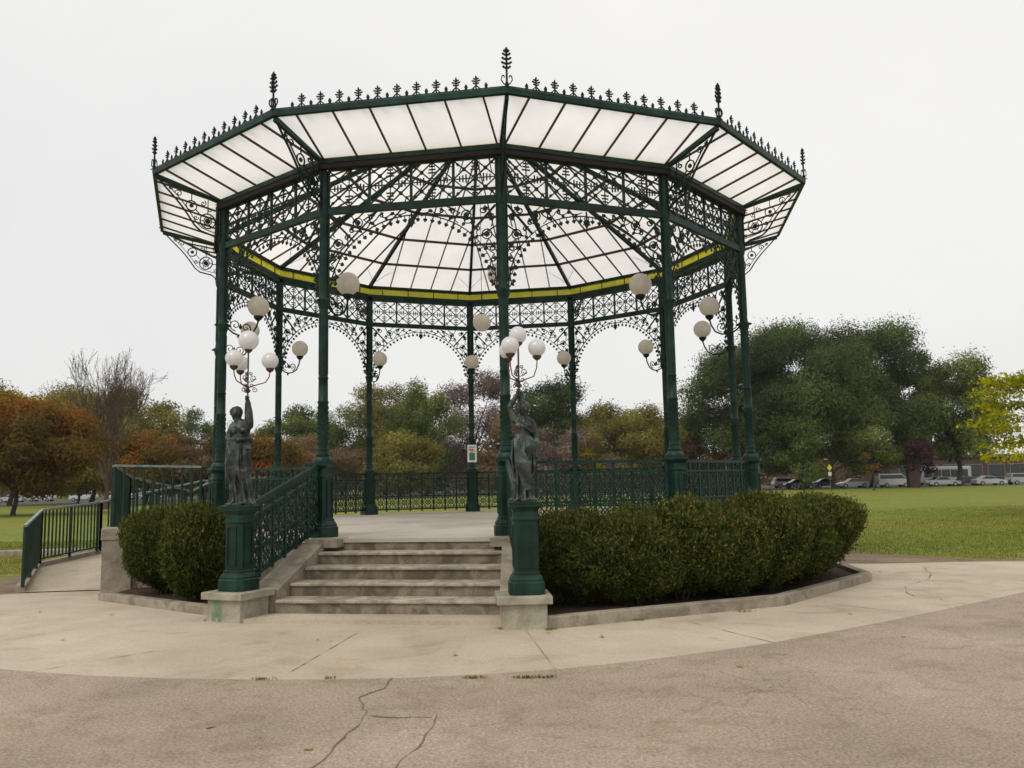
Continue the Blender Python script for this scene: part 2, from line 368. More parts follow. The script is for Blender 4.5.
# iron drawing board: local x = along, z = up, bars of depth dp
class Iron(MB):
    def __init__(s, f=None, dp=.02): super().__init__(); s.m = f or (lambda u, v: (u, 0, v)); s.dp = dp
    def L(s, u0, v0, u1, v1, w, dp=None): s.bar(s.m(u0,v0), s.m(u1,v1), dp or s.dp, w) if False else s._bar(u0,v0,u1,v1,w,dp or s.dp)
    def _bar(s, u0, v0, u1, v1, w, dp):
        du, dv = u1-u0, v1-v0; l = math.hypot(du, dv)
        if l < 1e-6: return
        nu, nv = -dv/l*w/2, du/l*w/2
        q = [Vector(s.m(u0+nu,v0+nv)), Vector(s.m(u0-nu,v0-nv)), Vector(s.m(u1-nu,v1-nv)), Vector(s.m(u1+nu,v1+nv))]
        n = (q[1]-q[0]).cross(q[3]-q[0])
        if n.length < 1e-9: return
        n = n.normalized()*dp/2
        s.add([p+n for p in q]+[p-n for p in q], [(0,1,2,3),(7,6,5,4),(0,4,5,1),(1,5,6,2),(2,6,7,3),(3,7,4,0)])
    def P(s, pts, w, dp=None):
        for a, b in zip(pts[:-1], pts[1:]): s.L(a[0],a[1],b[0],b[1],w,dp)
    def arc(s, cu, cv, r, a0, a1, w, n=8, dp=None):
        s.P([(cu+r*math.cos(a0+(a1-a0)*i/n), cv+r*math.sin(a0+(a1-a0)*i/n)) for i in range(n+1)], w, dp)
    def ring(s, cu, cv, r, w, n=8, dp=None): s.arc(cu, cv, r, 0, 2*PI, w, n, dp)
    def disc(s, cu, cv, r, dp=None):
        dp = dp or s.dp; s._bar(cu-r, cv, cu+r, cv, r*1.1, dp); s._bar(cu, cv-r, cu, cv+r, r*1.1, dp*.8); s._bar(cu-r*.7, cv-r*.7, cu+r*.7, cv+r*.7, r*1.1, dp*.9)
    def leaf(s, cu, cv, ang, l, w, dp=None):
        """little heart shaped leaf pointing along ang"""
        c, sn = math.cos(ang), math.sin(ang); dp = (dp or s.dp)/2
        pl = [(0,0),(.25,.5),(.55,.42),(1,0),(.55,-.42),(.25,-.5)]
        q = [Vector(s.m(cu+(a*l)*c-(b*w)*sn, cv+(a*l)*sn+(b*w)*c)) for a, b in pl]
        n = (q[1]-q[0]).cross(q[5]-q[0]).normalized()*dp
        k = len(q); s.add([p_+n for p_ in q]+[p_-n for p_ in q], [tuple(range(k)), tuple(range(2*k-1,k-1,-1))]+[(i,(i+1)%k,k+(i+1)%k,k+i)[::-1] for i in range(k)])
    def spiral(s, cu, cv, r, a0, turns, w, sgn=1, n=12):
        s.P([(cu+r*(1-.85*i/n)*math.cos(a0+sgn*turns*2*PI*i/n), cv+r*(1-.85*i/n)*math.sin(a0+sgn*turns*2*PI*i/n)) for i in range(n+1)], w)
W0 = R*S15
# railing panel
def railing(u0, u1, f, name='railing', dens=.345, ztop=1.15, dp=.022):
    b = Iron(f, dp); n = max(2, round((u1-u0)/dens)); st = (u1-u0)/n
    b.L(u0, ztop, u1, ztop, .05, .075); b.L(u0, .98, u1, .98, .032, .035); b.L(u0, .50, u1, .50, .034, .035); b.L(u0, .125, u1, .125, .04, .04)
    for i in range(n+1):
        u = u0+st*i
        b.L(u, .06, u, ztop-.02, .044, .036)
        if i == n: break
        c = u+st/2
        for (z0, z1) in ((.50,.98),(.125,.50)):
            zc = (z0+z1)/2; h = (z1-z0)/2; w = st/2
            b.L(u, z0, u+st, z1, .019); b.L(u, z1, u+st, z0, .019, dp*.9)
            b.ring(c, zc, .066, .020, 8, dp*1.1)
            b.P([(c,z0),(c+w,zc),(c,z1),(c-w,zc),(c,z0)], .013, dp*.8)
            for sx in (-1,1):
                b.ring(c+sx*w*.62, zc, .030, .012, 6, dp*.7)
                b.L(c, zc+sx*.06, c, zc+sx*h, .013, dp*1.05)
                for sz in (-1,1): b.leaf(c+sx*w*.35, zc+sz*h*.62, math.atan2(sz,sx*.6), .07, .035, dp*1.15)
        b.ring(c, 1.06, .05, .012, 8)
    return b
rail_me = railing(-W0+.15, W0-.15, None).mesh('railing', M['green'])
repeat_side('railing', rail_me, [0,1,2,3,4,5,6,7,9,10])
# frieze
def frieze():
    b = Iron(None, .022); z0, z1 = 5.59, 6.25; x0, x1 = -W0+.08, W0-.08; n = 4; st = (x1-x0)/n
    b.L(x0, 5.53, x1, 5.53, .12, .09); b.L(x0, 6.29, x1, 6.29, .09, .07); 
    for i in range(n+1): b.L(x0+st*i, z0, x0+st*i, z1, .042, .04)
    for i in range(n):
        u0 = x0+st*i; c = u0+st/2; zc = (z0+z1)/2; w = st/2; h = (z1-z0)/2
        b.L(u0, z0, u0+st, z1, .023); b.L(u0, z1, u0+st, z0, .023, .02)
        b.P([(c,z0),(c+w,zc),(c,z1),(c-w,zc),(c,z0)], .021, .018)
        b.ring(c, zc, .052, .016, 8, .026)
        for (sx, sz) in ((1,0),(-1,0),(0,1),(0,-1)):
            b.L(c+sx*.05, zc+sz*.05, c+sx*w, zc+sz*h, .014, .024)
            for j, q in enumerate((.15,.205,.26)):
                e = .072-.012*j
                b.L(c+sx*q-sz*e, zc+sz*q-sx*e, c+sx*q+sz*e, zc+sz*q+sx*e, .024, .016)
        for sx in (-1,1):
            for sz in (-1,1):
                b.ring(c+sx*w/2, zc+sz*h/2, .028, .016, 6, .027)
                b.leaf(c+sx*(w-.10), zc+sz*(h-.10), math.atan2(sz, sx), .085, .05, .023)
                b.arc(c+sx*w, zc+sz*h, .11, math.atan2(-sz,0)if sx*sz>0 else math.atan2(0,-sx), (math.atan2(-sz,0) if sx*sz>0 else math.atan2(0,-sx))+(PI/2 if False else (-PI/2 if sx>0 else PI/2)*(1 if sx*sz>0 else 1)), .013, 4, .019)
    return b
repeat_side('frieze', frieze().mesh('frieze', M['green']), range(12))
# spandrels below the chord: arch curve, beads, scrolls
def spandrel():
    b = Iron(None, .02); xs = W0-.085
    ztop = 5.46; zb = 4.02; e = .25
    def A(t):   # t 0 at column foot, 1 at the middle
        a = t*PI/2; return (-xs+xs*(1-math.cos(a))*1.0+.015, zb+(ztop-.10-zb)*math.sin(a))
    pts = [A(i/22) for i in range(23)]
    for sx in (1,-1):
        b.P([(sx*u, v) for u, v in pts], .017, .022)
        for (p0, c0, p1) in (((.03,1.25),(.20,1.05),(.05,.86)),((.05,.86),(.26,.74),(.14,.60)),((.62,.12),(.78,.28),(.90,.06)),((.90,.06),(1.0,.17),(1.12,.05)),((.17,.52),(.40,.60),(.33,.42)),((.52,.17),(.62,.36),(.42,.30)),((.02,.70),(.16,.80),(.30,.66)),((.66,.30),(.80,.18),(.70,.03)),((.10,.40),(.02,.24),(.16,.08)),((1.12,.05),(1.25,.12),(1.38,.04)),((.03,1.25),(.09,1.36),(.02,1.44))):
            b.P([(sx*(-xs+(1-q)**2*p0[0]+2*q*(1-q)*c0[0]+q*q*p1[0]), ztop-((1-q)**2*p0[1]+2*q*(1-q)*c0[1]+q*q*p1[1])) for q in np.linspace(0,1,7)], .015)
            b.leaf(sx*(-xs+c0[0]*.5+p0[0]*.25+p1[0]*.25), ztop-(c0[1]*.5+p0[1]*.25+p1[1]*.25), -.8 if sx > 0 else PI+.8, .075, .055, .024)
        for i in range(1, 17):
            t = i/17; u, v = A(t); a = t*PI/2; nx, nz = math.cos(a), -math.sin(a)     # inward normal
            if i % 1 == 0:
                b.L(sx*u, v, sx*(u+nx*.06), v+nz*.06, .013, .012); b.leaf(sx*(u+nx*.05), v+nz*.05, math.atan2(nz, sx*nx), .075, .075, .016)
        b.L(sx*-xs, zb+.1, sx*-xs, ztop, .03, .028)
        # spandrel fill
        b.L(sx*(-xs+.02), ztop-.03, sx*(-xs+.46), ztop-.50, .034, .028)
        for (du, dz, r) in ((.17,.52,.085),(.52,.17,.085)):
            b.ring(sx*(-xs+du), ztop-dz, r, .016, 10); b.disc(sx*(-xs+du), ztop-dz, .045, .026)
        for (du, dz, r, a0) in ((.10,.24,.07,.5),(.24,.10,.07,2.0),(.09,.76,.065,1.2),(.76,.09,.055,0.3),(.33,.42,.05,0),(.42,.30,.05,1),(.075,.95,.05,2),(.95,.07,.04,1),(.06,1.13,.035,0),(1.13,.06,.03,0)):
            u = -xs+du; b.spiral(sx*u, ztop-dz, r*1.15, a0 if sx > 0 else PI-a0, 1.15, .019, sx)
            b.leaf(sx*(u), ztop-dz, a0+.8 if sx > 0 else PI-a0-.8, r*1.7, r*1.2, .022)
        for (p0, p1) in (((.0,.62),(.17,.43)),((.62,.0),(.43,.17)),((.0,.85),(.13,.62)),((.85,0),(.62,.13)),((.0,.38),(.30,.55)),((.38,.0),(.55,.28))):
            b.L(sx*(-xs+p0[0]), ztop-p0[1], sx*(-xs+p1[0]), ztop-p1[1], .018)
    b.L(0, ztop-.02, 0, ztop-.26, .022, .024); b.leaf(0, ztop-.14, -PI/2, .18, .12, .022); b.ring(0, ztop-.14, .04, .012, 8)
    for s in (-1,1): b.leaf(0, ztop-.20, -PI/2+s*.9, .09, .05, .02)
    return b
repeat_side('arch_spandrel', spandrel().mesh('arch_spandrel', M['green_dark']), range(12))
# beam at the eave, gutter, yellow band.
def sideprism(u0, u1, prof):
    """profile in (out, z) at half widths that follow the mitre: u = (R*C15+out)*tan15"""
    b = MB(); n = len(prof); t = math.tan(PI/12)
    for s in (-1, 1):
        for (o, z) in prof: b.v.append((s*(R*C15+o)*t, -o, z))
    if n == 2: b.f.append((0, 2, 3, 1)); return b      # a single pane
    b.f.append(tuple(range(n))); b.f.append(tuple(range(2*n-1, n-1, -1)))
    for i in range(n): b.f.append((i, n+i, n+(i+1) % n, (i+1) % n))
    return b
# out offsets: gutter box and its soffit
repeat_side('eave_beam', sideprism(0,0,[(-.05,6.338),(.16,6.338),(.16,6.42),(-.05,6.42)]).mesh('eave_beam', M['green']), range(12),
    [('soffit', sideprism(0,0,[(.048,6.25),(.145,6.25),(.145,6.336),(.048,6.336)]).mesh('soffit', M['soffit']))])
YF = [(lambda b: (b.bar((x,.04,6.42),(x,.04,6.60),.022,.02), b)[1])(MB()) for x in (-1.16,-.39,.39,1.16)]
repeat_side('yellow_panel', sideprism(0,0,[(-.02,6.424),(-.02,6.595)]).mesh('yellow_panel', M['yellow']), range(12),
    [('frame_bar', q.mesh('frame_bar', M['tbar'])) for q in YF])
repeat_side('wall_plate', sideprism(0,0,[(-.06,6.596),(.03,6.596),(.03,6.68),(-.06,6.68)]).mesh('wall_plate', M['green_dark']), range(12))
# canopy (flares up and out)
rI, zI, rE, zE = 6.133, 6.44, 7.323, 6.75
oI = rI*C15-R*C15; oE = rE*C15-R*C15
def canz(o): return zI+(zE-zI)*(o-oI)/(oE-oI)
th = .012
can = sideprism(0,0,[(oI,zI),(oE,zE)])
BRS = []
t15 = math.tan(PI/12)
for u in (-1.52,-.912,-.304,.304,.912,1.52):
    o0 = max(oI, abs(u)/t15-R*C15+.02)
    bars = MB(); BRS.append(bars); bars.bar((u,-o0,canz(o0)-.02), (u,-oE,zE-.02), .026, .035)
repeat_side('canopy_glazing', can.mesh('canopy_glazing', M['glass']), range(12), [('canopy_bar', q.mesh('canopy_bar', M['tbar'])) for q in BRS])
edge = sideprism(0,0,[(oE-.03,zE-.035),(oE+.035,zE-.03),(oE+.045,zE+.05),(oE+.02,zE+.085),(oE-.03,zE+.06)])
crest = Iron(lambda u, v: (u, -oE-.01, v), .016); zc = zE+.08
crest.L(-1.86, zc+.005, 1.86, zc+.005, .022)
for i in range(10):
    u = (i-4.5)*.315
    crest.L(u, zc, u, zc+.195, .020)
    crest.L(u-.075, zc, u, zc+.07, .017); crest.L(u+.075, zc, u, zc+.07, .017)
    for j, (h, e) in enumerate(((.095,.048),(.135,.068),(.170,.044))):
        crest.L(u-e, zc+h+.014, u, zc+h-.004, .021); crest.L(u+e, zc+h+.014, u, zc+h-.004, .021)
    crest.leaf(u, zc+.18, PI/2, .055, .03)
for i in range(11):
    u = (i-5)*.315; crest.L(u, zc, u, zc+.05, .042); crest.leaf(u, zc+.03, PI/2, .075, .055)
repeat_side('canopy_edge', edge.mesh('canopy_edge', M['green']), range(12), [('roof_cresting', crest.mesh('roof_cresting', M['green_dark']))])
# corner finial, canopy rib, bracket (vertex frame: -y is outward; R at origin)
fin = Iron(lambda u, v: (u, -(rE-R)-.01, v), .022)
zf = zE+.08; fin.lathe([(.035,zf),(.03,zf+.05),(.017,zf+.08),(.017,zf+.54),(.026,zf+.57),(.028,zf+.60),(.008,zf+.64)], n=8, c=(0,-(rE-R)-.01,0))
for rot in (0, 1):
    F2 = Iron((lambda u, v: (u, -(rE-R)-.01, v)) if not rot else (lambda u, v: (0, -(rE-R)-.01+u, v)), .018)
    sc_ = 1 if not rot else .55
    for s in (-1,1):
        F2.P([(0,zf+.02),(s*.05,zf+.05),(s*.085*sc_,zf+.11),(s*.075*sc_,zf+.17),(s*.045*sc_,zf+.18),(s*.035*sc_,zf+.145)], .014)
        F2.P([(0,zf),(s*.08*sc_,zf-.01),(s*.12*sc_,zf-.03)], .014)
        for j, (h, e) in enumerate(((.31,.060),(.38,.078),(.45,.070),(.52,.060),(.57,.040))):
            e *= sc_; F2.P([(0,zf+h-.012),(s*e*.6,zf+h-.004),(s*e,zf+h+.022)], .030)
    fin.add(F2.v, F2.f)
repeat_vert('corner_finial', fin.mesh('corner_finial', M['green_dark']))
rib = MB(); rib.bar((0,.02,zI-.055),(0,-(rE-R)+.03,zE-.055),.06,.09)
br = Iron(lambda u, v: (0, -u, v), .022)     # u = outward distance from the column axis
L_ = rE-R-.12
def cz(u): return 6.42+(6.72-6.42)*u/(rE-R)-.03
arcp = [(.09,5.55),(.11,5.62),(.20,5.70),(.33,5.735),(.46,5.77),(.58,5.87),(.68,6.02),(.80,6.18),(.94,6.34),(1.10,6.50),(1.22,6.63)]
br.P(arcp, .026, .03); br.P([(u-.035,v+.06) for u, v in arcp[2:-1]], .012)
br.ring(.33,5.98,.145,.02,14); br.ring(.33,5.98,.075,.016,10); br.disc(.33,5.98,.05,.03)
for i in range(6):
    a = i*PI/3; br.L(.33+.075*math.cos(a),5.98+.075*math.sin(a),.33+.145*math.cos(a),5.98+.145*math.sin(a),.012)
br.ring(.64,6.24,.10,.018,12); br.disc(.64,6.24,.035,.028); br.spiral(.88,6.44,.075,0,1.2,.014); br.spiral(.15,6.28,.07,1,1.2,.014); br.spiral(.42,6.32,.06,2,1.2,.014)
br.spiral(.13,5.78,.05,1,1.2,.014); br.spiral(.55,6.02,.05,3,1.2,.014); br.spiral(1.03,6.53,.04,3,1.2,.012); br.spiral(.30,6.22,.05,3,1.2,.012)
br.L(.09,5.5,.09,6.38,.03,.03); br.L(.19,5.95,.09,5.95,.014); br.L(.33,6.12,.33,6.40,.014); br.L(.45,6.06,.56,6.18,.014); br.L(.64,6.34,.64,6.5,.014)
repeat_vert('canopy_rib', rib.mesh('canopy_rib', M['green']), range(12), [('scroll_bracket', br.mesh('scroll_bracket', M['green_dark']))])
# conical roof
zY, zA = 6.66, 9.69; aR = R*C15
def sl(f): return (aR*(1-f), zY+(zA-zY)*f)     # apothem distance, z
roofp = MB(); tt = math.tan(PI/12); FT = .955
a0, z0 = sl(0); a1, z1 = sl(FT)
roofp.add([(-a0*tt,0,z0+.03),(a0*tt,0,z0+.03),(a1*tt,aR-a1,z1+.03),(-a1*tt,aR-a1,z1+.03)], [(0,1,2,3)])
PUR = []; MUL = []
for f in (.16,.32,.48,.64,.80,.93):
    a, z = sl(f); purl = MB(); PUR.append(purl); purl.bar((-a*tt,aR-a,z-.012),(a*tt,aR-a,z-.012),.05,.06)
for i in range(4):
    u = (i-1.5)*W0*2/5
    # bar ends where the facet narrows
    fe = min(FT, 1-abs(u)/(W0))
    a, z = sl(fe); mull = MB(); MUL.append(mull); mull.bar((u,0,z0+.002),(u,aR-a,z+.002),.026,.04)
mull = MB(); MUL.append(mull); mull.bar((0,aR-sl(.72)[0],sl(.72)[1]),(0,aR-sl(FT)[0],sl(FT)[1]),.02,.03)
repeat_side('roof_glazing', roofp.mesh('roof_glazing', M['glass']), range(12), [('purlin', q.mesh('purlin', M['tbar'])) for q in PUR]+[('glazing_bar', q.mesh('glazing_bar', M['tbar'])) for q in MUL])
rr = MB(); rr.bar((0,0,zY-.02),(0,R*.96,zY+(zA-zY)*.96-.02),.07,.12)
RODS = [MB(), MB()]; RODS[0].tube([(0,.3,zY+.05),(W0*.9,1.7,zY+1.15)], .006, 4); RODS[1].tube([(0,.3,zY+.05),(-W0*.9,1.7,zY+1.15)], .006, 4)
repeat_vert('roof_rib', rr.mesh('roof_rib', M['green_dark']), range(12), [('tie_rod', q.mesh('tie_rod', M['green_dark'])) for q in RODS])
cb = MB(); cb.lathe([(.36,zA-.22),(.38,zA-.05),(.30,zA+.05),(.12,zA+.16),(.05,zA+.3),(.01,zA+.45)], n=12); cb.build('roof_boss', M['green_dark'], bs)
#%% columns and their lamps
arm = Iron(lambda u, v: (0, u, v), .022)      # u inward
za = 3.96
cur = [(.07,za-.0),(.12,za-.07),(.20,za-.13),(.32,za-.17),(.46,za-.16),(.58,za-.10),(.66,za+.04),(.69,za+.15)]
armt = MB(); armt.tube([(0,u,v) for u, v in cur], .017, 8)
arm.add(armt.v, armt.f)
arm.spiral(.24, za+.03, .12, -PI/2, 1.4, .016, -1); arm.spiral(.45, za-.01, .11, -PI/2, 1.4, .016, 1); arm.leaf(.34,za-.05,PI/2,.12,.06); arm.leaf(.14,za+.12,PI/2,.10,.05)
arm.P([(.07,za+.14),(.13,za+.12),(.16,za+.05)], .014); arm.leaf(.30,za-.17,-PI/2,.06,.05)
arm.lathe([(.022,za+.14),(.03,za+.16),(.065,za+.185),(.085,za+.215),(.09,za+.25),(.07,za+.255)], n=12, c=(0,.69,0))
collar = Iron(lambda u, v: (u, 0, v), .02)
for s in (-1,1): collar.leaf(s*.10, za, 0 if s > 0 else PI, .07, .05)
arm.add([( -y, x, z) for x, y, z in collar.v], collar.f)
arm_me = arm.mesh('lamp_arm', M['green_dark'])
gl = MB(); gl.sphere((0,.69,za+.445), .208, 24, 16); globe_me = gl.mesh('lamp_globe', M['globe'], smooth=True)
for k in range(12):
    c = link('column', shaft_me, bs); place_vert(c, k)
    link('pedestal', ped_me, c)
    a = link('lamp_arm', arm_me, bs); place_vert(a, k); link('lamp_globe', globe_me, a)
# pendant lamp
pl = empty('pendant_lamp', (0,0,4.58), 0, label='opal globe lamp hanging on a thin cable in the middle of the bandstand', cat='lamp')
b = MB(); b.tube([(0,0,.20),(.01,0,2.5),(0,0,5.0)], .007, 5); b.build('cable', M['green_dark'], pl)
b = MB(); b.lathe([(.085,.155),(.085,.195),(.05,.225),(.02,.24)], n=14); b.build('cap', M['green_dark'], pl)
b = MB(); b.sphere((0,0,0), .21, 24, 16); b.build('lamp_globe', M['globe'], pl, smooth=True)
# poster
a = vang(6); px, py = (R-.1)*math.cos(a), (R-.1)*math.sin(a)
po = empty('poster', (px, py-.02, 1.72), 0, label='white poster with green block taped to the rear column', cat='poster')
b = MB(); b.box(-.14,.14,-.006,.006,-.26,.26); b.build('sheet', mat('poster_white', [(.72,.72,.70),(.8,.8,.78)], scale=4), po)
pm = {'g': mat('poster_green', [(.03,.16,.08),(.05,.22,.10)], scale=12), 'r': mat('poster_orange', [(.55,.10,.04),(.65,.25,.05)], scale=12), 'k': mat('poster_ink', [(.05,.06,.06),(.10,.10,.10)], scale=12)}
b = MB(); b.box(-.085,.085,-.010,-.008,-.20,.02); b.build('green_block', pm['g'], po)
b = MB(); b.box(-.10,.05,-.010,-.008,.09,.14); b.box(-.03,.10,-.010,-.008,.06,.085); b.build('orange_strip', pm['r'], po)
b = MB(); b.box(-.10,.10,-.010,-.008,.18,.20); b.box(-.06,.02,-.010,-.008,.04,.055); b.build('printed_lines', pm['k'], po)
#%% ------------------------------------------------------------------ stairs
Nn = np.array([-0.19139594,-0.98151291]); Tt = np.array([0.98151291,-0.19139594])
def TN(t, n): p_ = Tt*t+Nn*n; return (float(p_[0]), float(p_[1]))
st = empty('stone_steps', (*TN(.2,7.2), G), 0, label='five worn concrete steps leading up to the bandstand deck', cat='steps')
sx, sy = TN(.2,7.2)
def rel(poly): return [(x-sx, y-sy) for x, y in poly]
nose = [6.24, 6.66, 7.09, 7.53, 7.95]
le = lambda n: -1.25-.07*(n-6.4); ri = lambda n: 1.58+.16*(n-6.4)
for i in range(1, 5):
    zt = -.18*i; n0 = nose[i-1]-.03; n1 = nose[i]
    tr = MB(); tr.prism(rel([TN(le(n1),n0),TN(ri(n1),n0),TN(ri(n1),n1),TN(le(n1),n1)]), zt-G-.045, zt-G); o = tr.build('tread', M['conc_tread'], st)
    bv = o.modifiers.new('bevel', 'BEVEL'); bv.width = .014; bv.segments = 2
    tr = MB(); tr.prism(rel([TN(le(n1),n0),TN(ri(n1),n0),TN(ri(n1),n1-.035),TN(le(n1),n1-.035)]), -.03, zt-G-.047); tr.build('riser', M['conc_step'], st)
# top riser slab under deck nose
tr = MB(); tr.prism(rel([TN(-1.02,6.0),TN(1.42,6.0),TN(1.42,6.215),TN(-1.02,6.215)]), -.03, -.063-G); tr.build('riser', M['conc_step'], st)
# cheeks
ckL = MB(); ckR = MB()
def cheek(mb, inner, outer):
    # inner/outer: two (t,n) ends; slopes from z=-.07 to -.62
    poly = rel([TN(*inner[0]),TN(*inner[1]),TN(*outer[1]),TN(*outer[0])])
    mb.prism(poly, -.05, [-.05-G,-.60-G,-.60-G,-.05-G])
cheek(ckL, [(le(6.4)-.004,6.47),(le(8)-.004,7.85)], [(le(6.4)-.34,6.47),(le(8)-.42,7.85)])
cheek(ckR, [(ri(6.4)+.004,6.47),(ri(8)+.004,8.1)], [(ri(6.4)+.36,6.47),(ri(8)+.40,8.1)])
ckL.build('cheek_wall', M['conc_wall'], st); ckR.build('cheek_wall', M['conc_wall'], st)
b = MB(); b.prism(rel([TN(-1.56,6.0),TN(-1.02,6.0),TN(-1.02,6.50),TN(-1.56,6.50)]), -.12-G, -.005-G+.012); b.build('landing_slab', M['conc_wall'], st)
b = MB(); b.prism(rel([TN(1.40,6.0),TN(1.95,6.0),TN(1.95,6.50),TN(1.40,6.50)]), -.12-G, -.005-G+.012); b.build('landing_slab', M['conc_wall'], st)
pad = MB(); pad.prism([TN(-1.65,7.9),TN(1.95,7.9),TN(2.0,8.42),TN(-1.75,8.42)], G-.02, G+.045); tag(pad.build('step_pad', M['concrete']), kind='structure')
BR = math.radians(-109.5)+PI/2
def plinth(c, lab, s, stain, BR):
    e = empty('concrete_plinth', (c[0],c[1],G), BR, label=lab, cat='plinth')
    b = MB(); b.box(-.28*s,.28*s,-.29,.29,-.02,.29); o = b.build('block', M['conc_plinth'], e)
    b = MB(); b.box(-.345*s,.345*s,-.35,.35,.292,.39); o2 = b.build('cap_slab', M['conc_plinth'], e)
    for q in (o, o2): m_ = q.modifiers.new('bevel','BEVEL'); m_.width = .012; m_.segments = 2
    if stain:
        sm = mat('green_stain', [(.10,.19,.11),(.26,.27,.18)], scale=7, rough=.9, pos=(.35,.5,.62))
        b = MB(); 
        for (x0,x1,z0) in ((-.20,-.13,.01),(-.125,-.09,.06),(-.085,-.03,.005)): b.box(x0,x1,-.2925,-.2902,z0,.288)
        # stain faces the left-front side
        b.build('paint_stain', sm, e)
    return e
LP, RP = (-3.33,-7.63), (.545,-8.68)
BL, BRR = math.radians(-115)+PI/2, math.radians(-88)+PI/2
plinth(LP, 'concrete plinth with green drip stains left of the steps', 1, True, BL)
plinth(RP, 'clean pale concrete plinth right of the steps beside the long hedge', 1, False, BRR)
big = pedestal_mesh(1.04, 1.125).mesh('pedestal_body', M['green'])
for c, lab, br_ in ((LP,'dark green cast iron pedestal on the stained plinth left of the steps',BL),(RP,'dark green cast iron pedestal on the clean plinth right of the steps',BRR)):
    e = empty('iron_pedestal', (c[0]+(.045 if br_ == BRR else 0),c[1],G+.392), br_, label=lab, cat='pedestal')
    link('pedestal_body', big, e)
    b = MB(); b.lathe([(.215,1.126),(.215,1.145),(.19,1.155)], sq=True, ch=.3); b.build('top_plate', M['green'], e)
# stair railings
def slanted(A, B, zA_, zB_, lab):
    A = Vector((*A,0)); B = Vector((*B,0)); L = (B-A).length
    e = empty('stair_railing', (A.x, A.y, 0), 0, label=lab, cat='railing')
    f = lambda u, v: ((B-A).x*u/L, (B-A).y*u/L, v+zA_+(zB_-zA_)*u/L)
    b = railing(0, L, f, dens=.34, ztop=1.13); b.build('lattice_panel', M['green'], e)
    h = MB(); h.tube([f(-.0,1.16), f(L,1.16)], .035, 8); h.build('handrail', M['green'], e)
L1v = (R*math.cos(vang(11)), R*math.sin(vang(11))); Fv = (R*math.cos(vang(0)), R*math.sin(vang(0)))
def toward(A, B, d):
    l = math.hypot(B[0]-A[0], B[1]-A[1]); return (A[0]+(B[0]-A[0])*d/l, A[1]+(B[1]-A[1])*d/l)
slanted(toward(L1v, LP, .16), toward(LP, L1v, .17), 0.02, -.60, 'sloping green lattice railing on the left side of the steps')
slanted(toward(Fv, RP, .16), toward(RP, Fv, .17), 0.02, -.60, 'sloping green lattice railing on the right side of the steps, seen end on')
#%% ------------------------------------------------------------------ statues
def body(mb, V, E, Rd):
    """limbs as tapered capsules; the voxel remesh fuses them into one skin"""
    g = lambda r: r if not isinstance(r, tuple) else min(r)
    for i, j in E:
        a, b = Vector(V[i]), Vector(V[j]); ra, rb = g(Rd[i]), g(Rd[j])
        mb.tube([a, a.lerp(b,.25), a.lerp(b,.6), b], [ra, ra*.75+rb*.25+.004, ra*.4+rb*.6+.002, rb], 12)
    for v, r in zip(V, Rd): mb.sphere(v, g(r), 14, 10)
def remesh(mb, name, m, vox=.007, smooth_it=2):
    o = link('tmp', mb.mesh('tmp', m)); r = o.modifiers.new('r', 'REMESH'); r.mode = 'VOXEL'; r.voxel_size = vox; r.use_smooth_shade = True
    s = o.modifiers.new('s', 'SMOOTH'); s.factor = .4; s.iterations = smooth_it
    dg = bpy.context.evaluated_depsgraph_get(); dg.update()
    me = bpy.data.meshes.new_from_object(o.evaluated_get(dg)); me.name = name
    bpy.data.objects.remove(o)
    me.materials.clear(); me.materials.append(m); me.polygons.foreach_set('use_smooth', [True]*len(me.polygons))
    return me
def loft(mb, rings, n=72, folds=14, amp=.10, tw=2.0, ph=0., asym=0):
    """rings: (z, cx, cy, rx, ry, fold strength)"""
    b = len(mb.v)
    # interpolate rings
    R2 = []
    for a, c in zip(rings[:-1], rings[1:]):
        for i in range(6): t = i/6; R2.append([a[j]*(1-t)+c[j]*t for j in range(6)])
    R2.append(list(rings[-1]))
    for (z, cx, cy, rx, ry, fs) in R2:
        for k in range(n):
            a = 2*PI*k/n
            w = math.sin(folds*a+ph+tw*z*3)*.6+math.sin((folds*1.7)//1*a+1.3+ph-tw*z*2)*.4
            w = math.copysign(abs(w)**.7, w)
            m_ = 1+amp*fs*w
            mb.v.append((cx+rx*m_*math.cos(a), cy+ry*m_*math.sin(a), z+asym*fs*math.cos(a)))
    m = len(R2)
    for i in range(m-1):
        for k in range(n): mb.f.append((b+i*n+k, b+i*n+(k+1) % n, b+(i+1)*n+(k+1) % n, b+(i+1)*n+k))
    mb.f.append(tuple(b+k for k in range(n-1,-1,-1))); mb.f.append(tuple(b+(m-1)*n+k for k in range(n)))
